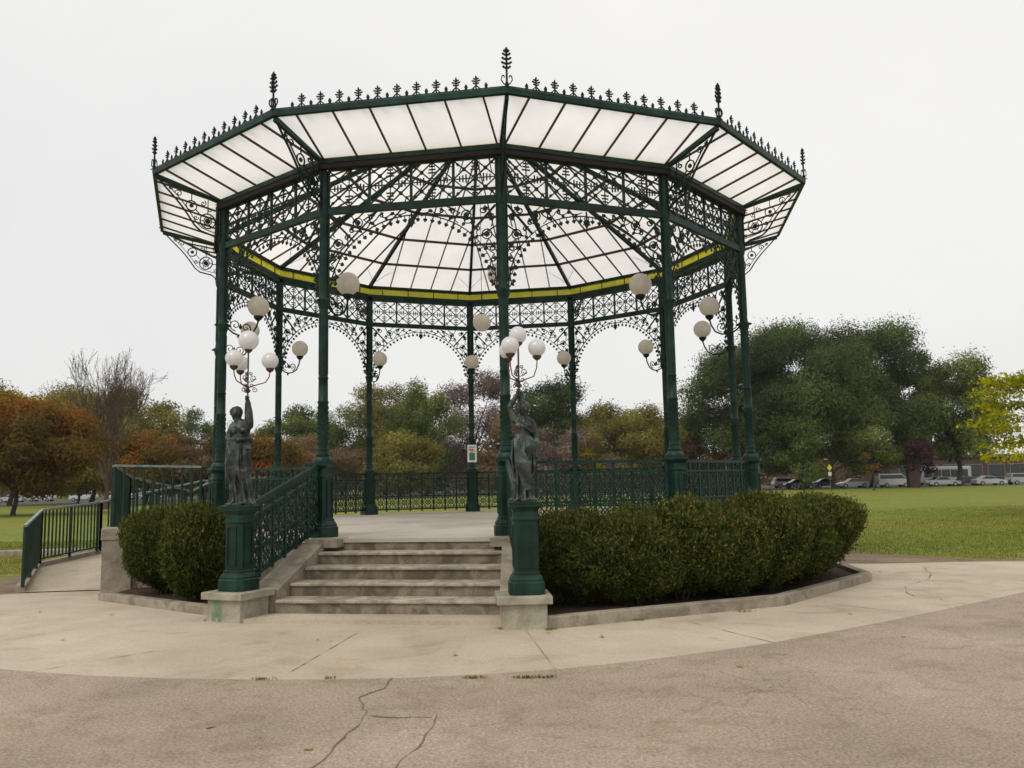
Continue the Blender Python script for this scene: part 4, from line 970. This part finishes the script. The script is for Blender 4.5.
# large dark trees on the right
GR = 'large trees along the right side of the lawn'
tree(738,128,346,118,468,'dark','dark green tree behind the two right-hand columns',grp=GR,seed=1,lobes=34)
tree(802,122,318,148,470,'dark','tallest broad dark green tree right of the bandstand',grp=GR,seed=2,lobes=44)
tree(872,126,320,112,470,'dark','tall dark green tree above the white van',grp=GR,seed=3,lobes=36)
tree(832,118,405,130,476,'green','low spreading green tree under the tall ones above the white car',grp=GR,seed=23,lobes=30)
tree(916,132,349,76,466,'dark','dark green tree between the tall pair and the lighter tree',grp=GR,seed=4,lobes=28)
tree(958,124,354,100,458,'green','lighter green spreading tree left of the yellow maple',grp=GR,seed=5,lobes=36,sparse=.1)
tree(700,135,425,60,484,'brown','small brownish tree behind the right front column',seed=6,lobes=20)
tree(918,112,440,38,474,'purple','small dark purple tree in front of the parked bus',seed=7,lobes=14,leaf=.3)
tree(873,100,451,22,474,'orange','very small orange tree on the lawn edge by the white van',seed=8,lobes=9,leaf=.22)
tree(803,100,466,20,488,'dark','small dark conical conifer left of the blue car',name='conifer',seed=9,lobes=10,leaf=.25,conic=.9)
tree(1064,36,362,178,468,'yellow','bright yellow maple cut by the right edge of the picture',name='maple_tree',seed=10,lobes=46,leaf=.17,flat=.22,dens=.28,sparse=.25)
# behind the bandstand
GM = 'trees behind the bandstand'
tree(286,140,404,72,484,'green','green tree seen between the two left rear columns',grp=GM,seed=11,lobes=24,conic=.3)
tree(342,150,402,76,484,'green','dull green tree behind the left front column beside the steps',grp=GM,seed=12,lobes=24)
tree(318,120,436,120,492,'brown','low russet tree behind the sloping stair railing',grp=GM,seed=13,lobes=30)
tree(386,150,384,84,484,'olive','loose olive tree left of the pyramidal one',grp=GM,seed=14,lobes=30,sparse=.15)
tree(426,128,382,78,490,'green','pyramidal green tree in the middle of the rear arches',grp=GM,seed=15,lobes=36,conic=.45)
tree(472,145,370,92,488,'mauve','bare looking mauve brown tree behind the poster column',grp=GM,seed=16,lobes=30,sparse=.35,leaf=.30)
tree(400,112,432,80,492,'olive','low olive tree in the left rear arch',grp=GM,seed=17,lobes=24)
tree(550,135,378,92,488,'dark','rounded dark green tree behind the right statue',grp=GM,seed=18,lobes=34)
tree(560,112,426,112,490,'mauve','low mauve brown tree right of the right statue',grp=GM,seed=19,lobes=28,sparse=.15)
tree(630,128,402,112,490,'olive','olive green tree in the right rear arch',grp=GM,seed=20,lobes=36)
tree(592,108,430,34,488,'yellowgreen','small yellow bush tree in the right rear arch',grp=GM,seed=21,lobes=12,leaf=.28)
tree(590,150,406,76,486,'olive','pale olive tree behind the small yellow one',grp=GM,seed=22,lobes=22)
tree(505,130,412,76,490,'brown','brown tree behind the front centre column',grp=GM,seed=24,lobes=24,sparse=.1)
tree(672,140,416,70,488,'green','green tree behind the right front column',grp=GM,seed=25,lobes=22)
# left
GL = 'trees on the left lawn'
tree(10,112,384,140,484,'yellowgreen','yellow olive tree behind the orange one at the left edge',grp=GL,seed=31,lobes=34)
tree(92,125,384,140,486,'olive','large olive tree behind the bare tree',grp=GL,seed=32,lobes=40)
tree(14,66,398,170,494,'orange','rust orange tree low at the left edge of the lawn',grp=GL,seed=33,lobes=50,leaf=.22)
tree(146,110,400,84,488,'olive','dull olive tree right of the bare tree',grp=GL,seed=34,lobes=26)
tree(184,150,408,52,478,'dark','small dark green tree just left of the bandstand',grp=GL,seed=35,lobes=22,sparse=.1)
tree(222,140,420,60,484,'green','green tree behind the far left column',grp=GL,seed=39,lobes=22)
for i, (x_, w_, t_, p_) in enumerate([(150,100,430,'orange'),(205,90,434,'brown'),(255,84,432,'orange'),(78,90,436,'olive')]):
    tree(x_,100,t_,w_,494,p_,['low russet thicket tree below the bare tree, nearest its trunk','low brown thicket tree behind the upper ramp railing','low russet thicket tree behind the left statue','low olive thicket tree between the orange and the bare tree'][i],grp=GL,seed=36+i,lobes=26)
# bare tree
bx_, by_ = at_depth(106, 82)
bt = empty('bare_tree', (bx_,by_,G-.016), 0, label='tall leafless tree with many fine twigs on the left lawn', cat='tree')
rg = np.random.default_rng(5); b = MB(); tips = []
Hh = height_at(106, 350, 82)-G
b.tube([(0,0,-.2),(0,0,.6),(.1,0,1.6)], [.42,.32,.27], 8)
for i in range(7):
    a = i*2*PI/7+.3; ti = .08+.34*rg.random()
    tips += branchy(b, Vector((.1,0,1.3+.25*(i % 3))), Vector((math.cos(a)*ti, math.sin(a)*ti, 1)).normalized(), .13, Hh*.29, 5, rg, spread=.50, up=.14, n=3)
b.build('trunk', mat('bare_twig_bark', [(.060,.038,.026),(.11,.075,.052)], scale=3, rough=.9), bt)
tp = np.array([tuple(t) for t in tips]); tp = tp[rg.random(len(tp)) < .35]
tp = np.concatenate([tp+rg.normal(size=tp.shape)*.25 for _ in range(2)])
link('crown', leaf_cloud('crown', tp, rg.uniform(0,.8,len(tp)), .14, LM['brown'], .6), bt)
bt.scale = (.74,.74,1)
# far woodland
P = []; T = []
for x_ in range(-60, 1100, 4):
    D = 215+25*math.sin(x_*.13); t_ = 447+8*math.sin(x_*.045)+6*math.sin(x_*.17) if x_ < 955 else 474
    x0_, y0_ = at_depth(x_, D); H = max(3, height_at(x_, t_, D)-G)
    n = 420; q = RNG.uniform(-1,1,(n,3)); q = q/np.maximum(1, np.linalg.norm(q, axis=1))[:,None]
    P.append(q*np.array([2.6,4,H*.52])+np.array([x0_,y0_,G+H*.5])); T.append(np.clip(RNG.normal(.45,.2,n),0,1))
tag(link('far_woodland', leaf_cloud('far_woodland', np.concatenate(P), np.concatenate(T), .85, LM['brown'], .7)), 'hazy brown woodland closing the view behind the parked cars', 'woodland', kind='stuff')
#%% ------------------------------------------------------------------ vehicles
def paint(name, c, r=.25): return mat(name, [c], rough=r, coat=.5)
CP = {'white': paint('white_car_paint', (.50,.50,.49)), 'silver': paint('silver_car_paint', (.34,.35,.36)), 'dark': paint('charcoal_car_paint', (.03,.032,.036)), 'blue': paint('blue_car_paint', (.02,.05,.13)), 'red': paint('red_car_paint', (.22,.03,.03))}
M['carglass'] = mat('dark_car_glass', [(.02,.024,.028)], rough=.08); M['tyre'] = mat('black_tyre', [(.012,.012,.012)], rough=.85); M['rim'] = mat('alloy_rim', [(.35,.35,.36)], rough=.35, metal=.7)
M['lampw'] = mat('headlight_glass', [(.6,.6,.58)], rough=.15); M['lampr'] = mat('tail_light_red', [(.35,.02,.02)], rough=.2)
def prof_body(mb, prof, w0, inset=0):
    """side profile (x,z) extruded across y with the top pinched"""
    n = len(prof); zmx = max(z for _, z in prof); zmn = min(z for _, z in prof)
    for s in (-1,1):
        for x, z in prof: mb.v.append((x, s*(w0-inset*(z-zmn)/(zmx-zmn)), z))
    o = len(mb.v)-2*n
    mb.f.append(tuple(o+i for i in range(n))); mb.f.append(tuple(o+n+i for i in range(n-1,-1,-1)))
    for i in range(n): mb.f.append((o+i, o+n+i, o+n+(i+1) % n, o+(i+1) % n))
KIND = {
 'sedan': dict(L=4.6, lo=[(-2.25,.28),(2.25,.28),(2.30,.55),(2.2,.72),(1.15,.90),(-1.55,.95),(-2.2,.90),(-2.30,.6)], hi=[(1.05,.88),(.35,1.38),(-.75,1.42),(-1.60,.93)], win=[(.92,.95),(.32,1.31),(-.70,1.35),(-1.38,.97)]),
 'suv': dict(L=4.7, lo=[(-2.25,.36),(2.25,.36),(2.32,.65),(2.2,.92),(1.15,1.08),(-2.2,1.10),(-2.32,.7)], hi=[(1.05,1.06),(.45,1.66),(-1.9,1.70),(-2.2,1.08)], win=[(.90,1.12),(.42,1.57),(-1.80,1.60),(-2.0,1.14)]),
 'van': dict(L=5.2, lo=[(-2.55,.36),(2.5,.36),(2.6,.7),(2.45,1.05),(1.7,1.2),(-2.55,1.22)], hi=[(1.75,1.18),(1.0,1.98),(-2.45,2.02),(-2.55,1.20)], win=[(1.55,1.25),(.98,1.80),(-2.25,1.80),(-2.35,1.25)]),
}
def vehicle(kind, colour, px, D, lab, grp, head=0, name='parked_car', zoff=0):
    k = KIND[kind]; x, y = at_depth(px, D)
    e = empty(name, (x,y,G-.016+.01), head, label=lab, cat='van' if kind == 'van' else 'car', group=grp)
    b = MB(); prof_body(b, k['lo'], .88, .03); prof_body(b, k['hi'], .82, .18); o = b.build('body', CP[colour], e); m_ = o.modifiers.new('b','BEVEL'); m_.width = .05; m_.segments = 2
    g_ = MB(); hz = k['hi']
    for s in (-1,1):
        zmn, zmx = min(z for _, z in hz), max(z for _, z in hz)
        q = [(x_, s*(.83-.18*(z-zmn)/(zmx-zmn)), z) for x_, z in k['win']]; cxs = [sum(p_[0] for p_ in q)/4]
        g_.add(q, [(0,1,2,3) if s > 0 else (3,2,1,0)])
    for (a_, c_) in ((0,1),(3,2)):
        (xa, za_), (xc, zc_) = hz[a_], hz[c_]; sg = 1 if a_ == 0 else -1
        g_.add([(xa+sg*.012-(xa-xc)*.12,-.68,za_+(zc_-za_)*.12),(xa+sg*.012-(xa-xc)*.12,.68,za_+(zc_-za_)*.12),(xc+sg*.012+(xa-xc)*.12,.60,zc_-(zc_-za_)*.12),(xc+sg*.012+(xa-xc)*.12,-.60,zc_-(zc_-za_)*.12)], [(0,1,2,3)])
    g_.build('windows', M['carglass'], e)
    for wx in (-1.4,1.4):
        for s in (-1,1):
            t = MB(); t.tube([(wx,s*.70,.32),(wx,s*.90,.32)], .33, 16); w = t.build('wheel', M['tyre'], e)
            t = MB(); t.tube([(wx,s*.89,.32),(wx,s*.91,.32)], .20, 12); t.build('rim', M['rim'], w)
    for s in (-1,1):
        t = MB(); xf = max(p_[0] for p_ in k['lo']); t.box(xf-.14,xf+.0,s*.72-.13,s*.72+.13,.58,.70); t.build('headlight', M['lampw'], e)
        t = MB(); t.box(-xf-.0,-xf+.12,s*.74-.1,s*.74+.1,.66,.82); t.build('tail_light', M['lampr'], e)
    return e
GC = 'vehicles parked along the right-hand road'
vehicle('suv','white',786,138,'white suv half hidden behind the hedge end',GC,.05)
vehicle('sedan','dark',799,126,'dark car between the white suv and the conifer',GC,.0)
vehicle('sedan','blue',826,134,'dark blue car beside the yellow sign',GC,.0)
vehicle('sedan','white',852,126,'white car left of the small orange tree',GC,PI)
vehicle('van','white',893,124,'white van right of the small orange tree',GC,0,name='parked_van')
vehicle('sedan','silver',942,124,'silver car in front of the bus',GC,0)
vehicle('sedan','dark',966,132,'dark car between the silver and the white sedan',GC,0)
vehicle('sedan','white',988,124,'white sedan in front of the brick building',GC,0)
vehicle('suv','silver',1022,126,'silver suv cut by the right edge',GC,0)
GC2 = 'vehicles parked far across the left lawn'
for px_, kd, c_, D_, lb in [(12,'sedan','silver',150,'silver car behind the orange tree trunk at the left edge'),(42,'suv','white',155,'white suv seen under the orange tree'),(84,'suv','white',152,'white suv left of the bare tree trunk'),(124,'suv','white',154,'white suv right of the bare tree behind the ramp railing'),(150,'van','white',155,'white van seen through the upper ramp railing'),
        (300,'sedan','white',152,'white car seen through the lattice behind the stair railing'),(390,'sedan','blue',150,'blue car seen through the rear railing left part'),(412,'sedan','silver',158,'silver car seen through the rear railing middle part'),(440,'suv','white',154,'white suv seen through the rear railing left of the poster column'),(485,'suv','white',154,'white suv seen through the railing right of the poster column'),(600,'sedan','silver',152,'silver car seen through the right lattice railing'),(640,'suv','white',156,'white suv seen through the right lattice railing')]:
    vehicle(kd, c_, px_, D_, lb, GC2, random.choice((0, PI)))
# bus
x, y = at_depth(941, 140)
bu = empty('city_bus', (x,y,G), .08, label='white bus with dark windows parked behind the silver car', cat='bus')
b = MB(); b.box(-4.6,4.6,-1.2,1.2,.35,3.0); o = b.build('body', CP['white'], bu); m_ = o.modifiers.new('b','BEVEL'); m_.width=.15; m_.segments=2
b = MB()
for i in range(5): b.box(-3.7+i*1.55,-3.7+i*1.55+1.45,-1.215,-1.2,1.25,2.5)
b.box(4.6,4.615,-1.0,1.0,1.2,2.6); b.box(-4.615,-4.6,-1.0,1.0,1.2,2.6); b.build('windows', M['carglass'], bu)
for wx in (-2.9,2.9):
    for s in (-1,1): t = MB(); t.tube([(wx,s*.95,.5),(wx,s*1.22,.5)], .5, 16); t.build('wheel', M['tyre'], bu)
# brick building
x, y = at_depth(1000, 168)
bb = empty('brick_building', (x,y,G), -.03, label='long low brown brick building behind the parked cars on the right', cat='building')
brick = mat('brown_brick', [(.060,.036,.028),(.085,.050,.038)], scale=1.5, rough=.9, second=(.6,.85,1.1))
b = MB(); b.box(-22,30,0,14,0,5.0); b.build('wall', brick, bb)
b = MB(); b.box(-22.3,30.3,-.4,14.3,5.0,5.5); b.build('roof', mat('roof_edge', [(.08,.065,.06)], rough=.8), bb)
for i in range(11):
    fr_ = MB(); x0_ = -20+i*4.4; fr_.box(x0_,x0_+3.4,-.08,-.002,1.0,3.6); w = fr_.build('window', mat('window_frame', [(.18,.17,.16)]) if i == 0 else bpy.data.materials['window_frame'], bb)
    pn = MB(); pn.box(x0_+.12,x0_+3.28,-.10,-.082,1.12,3.48); pn.build('pane', M['carglass'], w)
# brick post
x, y = at_depth(913, 118)
tb_ = MB(); tb_.box(-.75,.75,-.5,.5,0,3.2); o = tb_.build('brick_pillar', brick, loc=(x,y,G-.02)); tag(o, 'tall brown brick pillar between the white van and the bus', 'pillar')
m_ = o.modifiers.new('b','BEVEL'); m_.width=.03
# yellow crossing sign
x, y = at_depth(830, 108)
SGS = .72
sg = empty('road_sign', (x,y,G-.016), 0, label='small yellow diamond road sign over a white plate on a thin pole', cat='sign')
sg.scale = (SGS,SGS,.95)
b = MB(); b.tube([(0,.03,0),(0,.03,3.2)], .04, 6); b.build('pole', mat('galvanised_pole', [(.2,.2,.2)], rough=.5), sg)
b = MB(); b.add([(0,-.02,2.55),(.48,-.02,3.03),(0,-.02,3.51),(-.48,-.02,3.03),(0,.0,2.55),(.48,.0,3.03),(0,.0,3.51),(-.48,.0,3.03)], [(0,1,2,3),(7,6,5,4),(0,4,5,1),(1,5,6,2),(2,6,7,3),(3,7,4,0)]); b.build('sign_face', mat('sign_yellow', [(.50,.50,.03)], rough=.4), sg)
b = MB(); b.box(-.28,.28,-.02,.0,1.95,2.45); b.build('lower_plate', mat('sign_white', [(.6,.6,.6)], rough=.4), sg)
# stone kerb on the left lawn
sx_, sy_ = onz(10,556,G)
ks = MB(); ks.bar((-3.4,-.2,.05),(2.2,.15,.05),.35,.22); o = ks.build('stone_kerb', M['conc_wall'], loc=(sx_,sy_,G)); tag(o, 'weathered stone kerb lying across the grass behind the ramp railing', 'curb')
m_ = o.modifiers.new('b','BEVEL'); m_.width=.03; m_.segments=2
# fallen leaves
lv = MB(); lv.add([(-.05,0,.004),(-.015,-.028,.010),(.035,-.02,.004),(.055,0,.018),(.03,.026,.008),(-.015,.03,.004)], [(0,1,2,3,4,5)]); lme = lv.mesh('fallen_leaf', M['leafdry'])
for i, (px_, py_) in enumerate([(308,750),(40,612),(112,615),(313,611),(602,637),(850,614),(903,637),(210,728),(740,667),(455,655),(62,640),(880,572),(182,606),(152,603),(160,605),(171,607),(297,616),(276,612),(548,633),(628,618),(700,611),(655,614),(120,600),(330,641),(318,640)]):
    o = link('fallen_leaf', lme); q = onz(px_, py_, G); o.location = (*q, G+.004); o.rotation_euler.z = i*1.9; o.scale = ((.75,.75,.75) if i < 13 else (.55,.55,.55))
    tag(o, 'small dry tan leaf lying alone on the paving', 'leaf', 'fallen leaves scattered on the paving')
# grass blades on the nearer lawn
def grass_field(n, fn, lo, hi):
    xy = RNG.uniform(0,1,(n,2)); xy = lo+(hi-lo)*xy; k = fn(xy[:,0], xy[:,1]); xy = xy[k]; h = RNG.uniform(.02,.05,len(xy))
    return np.column_stack([xy, np.full(len(xy), G-.016)+h*.7])
def edge_y(x): return np.interp(x, [6,7.7,8.4,9.3,10.9,12.5,16,26], [1.7,.55,.1,-.45,-2.2,.05,3.0,10.4])+.10*np.sin(x*7)+.07*np.sin(x*17)
Pg = np.concatenate([grass_field(190000, lambda x, y: (y > edge_y(x)) & (RNG.random(len(x)) < np.clip(1.05-(y-edge_y(x))/24, 0, 1)**1.3), np.array([6.8,-2.5]), np.array([34,26])),
    grass_field(30000, lambda x, y: (y > -.45*(x+10.2)-.6) & (x < -9.4), np.array([-19,-1.0]), np.array([-9.4,12]))])
LM['turf'] = leaf_mat('turf_blades', [(.10,.13,.018),(.17,.20,.030),(.24,.22,.042),(.33,.25,.08)], trans=.3)
tag(link('grass', leaf_cloud('grass', Pg, np.clip(RNG.normal(.42,.2,len(Pg))+.2*np.sin(Pg[:,0]*.5)*np.sin(Pg[:,1]*.9),0,1), .075, LM['turf'], .16, bias=np.tile(np.array([0,0,1.3]),(len(Pg),1)))), 'short green and tan grass blades of the nearer lawn', 'grass', kind='stuff')
wp = []
for (px_, py_, n_, sp) in [(475,678.5,60,.05),(530,678.2,90,.09),(546,678,40,.04),(262,679.8,40,.05),(213,621,30,.05),(503,629,50,.05),(548,630,40,.05),(640,620.5,30,.06),(745,612,40,.08),(330,679,25,.03)]:
    q = onz(px_, py_, G); wp.append(np.column_stack([q[0]+RNG.normal(0,sp,n_), q[1]+RNG.normal(0,.012,n_), np.full(n_, G+.012)]))
wp = np.concatenate(wp); tag(link('weeds', leaf_cloud('weeds', wp, RNG.uniform(0,.7,len(wp)), .04, LM['turf'], .25, bias=np.tile(np.array([0,0,.8]),(len(wp),1)))), 'tiny weeds growing in the joint between concrete and asphalt', 'weeds', kind='stuff')
#%% ------------------------------------------------------------------ sky, sun, camera
w = bpy.data.worlds.new('World'); scn.world = w; w.use_nodes = True
N = w.node_tree.nodes; L = w.node_tree.links; N.clear()
out = N.new('ShaderNodeOutputWorld'); bg = N.new('ShaderNodeBackground'); L.new(bg.outputs[0], out.inputs[0]); bg.inputs['Strength'].default_value = .1
sky = N.new('ShaderNodeTexSky'); sky.sky_type = 'NISHITA'; sky.sun_disc = False; sky.sun_elevation = math.radians(50); sky.sun_rotation = math.radians(215)
sky.dust_density = 6; sky.air_density = 1.0; sky.ozone_density = 1
tc = N.new('ShaderNodeTexCoord'); nz = N.new('ShaderNodeTexNoise'); nz.inputs['Scale'].default_value = 1.0; nz.inputs['Detail'].default_value = 5; nz.inputs['Distortion'].default_value = .6
L.new(tc.outputs['Generated'], nz.inputs['Vector'])
cr = N.new('ShaderNodeValToRGB'); e = cr.color_ramp.elements; e[0].position = .3; e[1].position = .7
e[0].color = (.815,.812,.820,1); e[1].color = (1.0,.988,.962,1); L.new(nz.outputs['Fac'], cr.inputs[0])
sc = N.new('ShaderNodeVectorMath'); sc.operation = 'SCALE'; sc.inputs['Scale'].default_value = 9.3; L.new(cr.outputs[0], sc.inputs[0])
mx = N.new('ShaderNodeMix'); mx.data_type = 'RGBA'; mx.inputs[0].default_value = .93; L.new(sky.outputs[0], mx.inputs[6]); L.new(sc.outputs[0], mx.inputs[7]); L.new(mx.outputs[2], bg.inputs['Color'])
sd = bpy.data.lights.new('sun', 'SUN'); sd.energy = 1.2; sd.angle = math.radians(25); sd.color = (1,.96,.9)
so = bpy.data.objects.new('sun', sd); COL.objects.link(so); so.rotation_euler = (math.radians(40), 0, math.radians(-35)); so['kind'] = 'structure'
cd = bpy.data.cameras.new('camera'); co = bpy.data.objects.new('camera', cd); COL.objects.link(co)
cd.sensor_width = 36; cd.lens = FPX*36/1024; cd.clip_end = 3000; cd.clip_start = .1
mt = Matrix.Identity(4)
for i in range(3): mt[i][0] = RT[i]; mt[i][1] = UP[i]; mt[i][2] = -FW[i]; mt[i][3] = CAM[i]
co.matrix_world = mt
cd.dof.use_dof = True; cd.dof.focus_distance = 14; cd.dof.aperture_fstop = 2.6
scn.camera = co
scn.render.engine = 'CYCLES'
scn.render.resolution_x = 1024; scn.render.resolution_y = 768
scn.view_settings.view_transform = 'Standard'; scn.view_settings.look = 'None'; scn.view_settings.exposure = .10; scn.view_settings.gamma = 1
scn.cycles.max_bounces = 6; scn.cycles.transparent_max_bounces = 4

hz = MB(); hz.box(-960,960,-120,1560,G-1.2,26); hm = bpy.data.materials.new('air'); nt, N, L = nodes(hm)
ho = N.new('ShaderNodeOutputMaterial'); hv = N.new('ShaderNodeVolumePrincipled'); hv.inputs['Color'].default_value = (.93,.94,.95,1); hv.inputs['Density'].default_value = .00014; hv.inputs['Anisotropy'].default_value = .2
L.new(hv.outputs[0], ho.inputs['Volume']); tag(hz.build('haze', hm), kind='stuff')
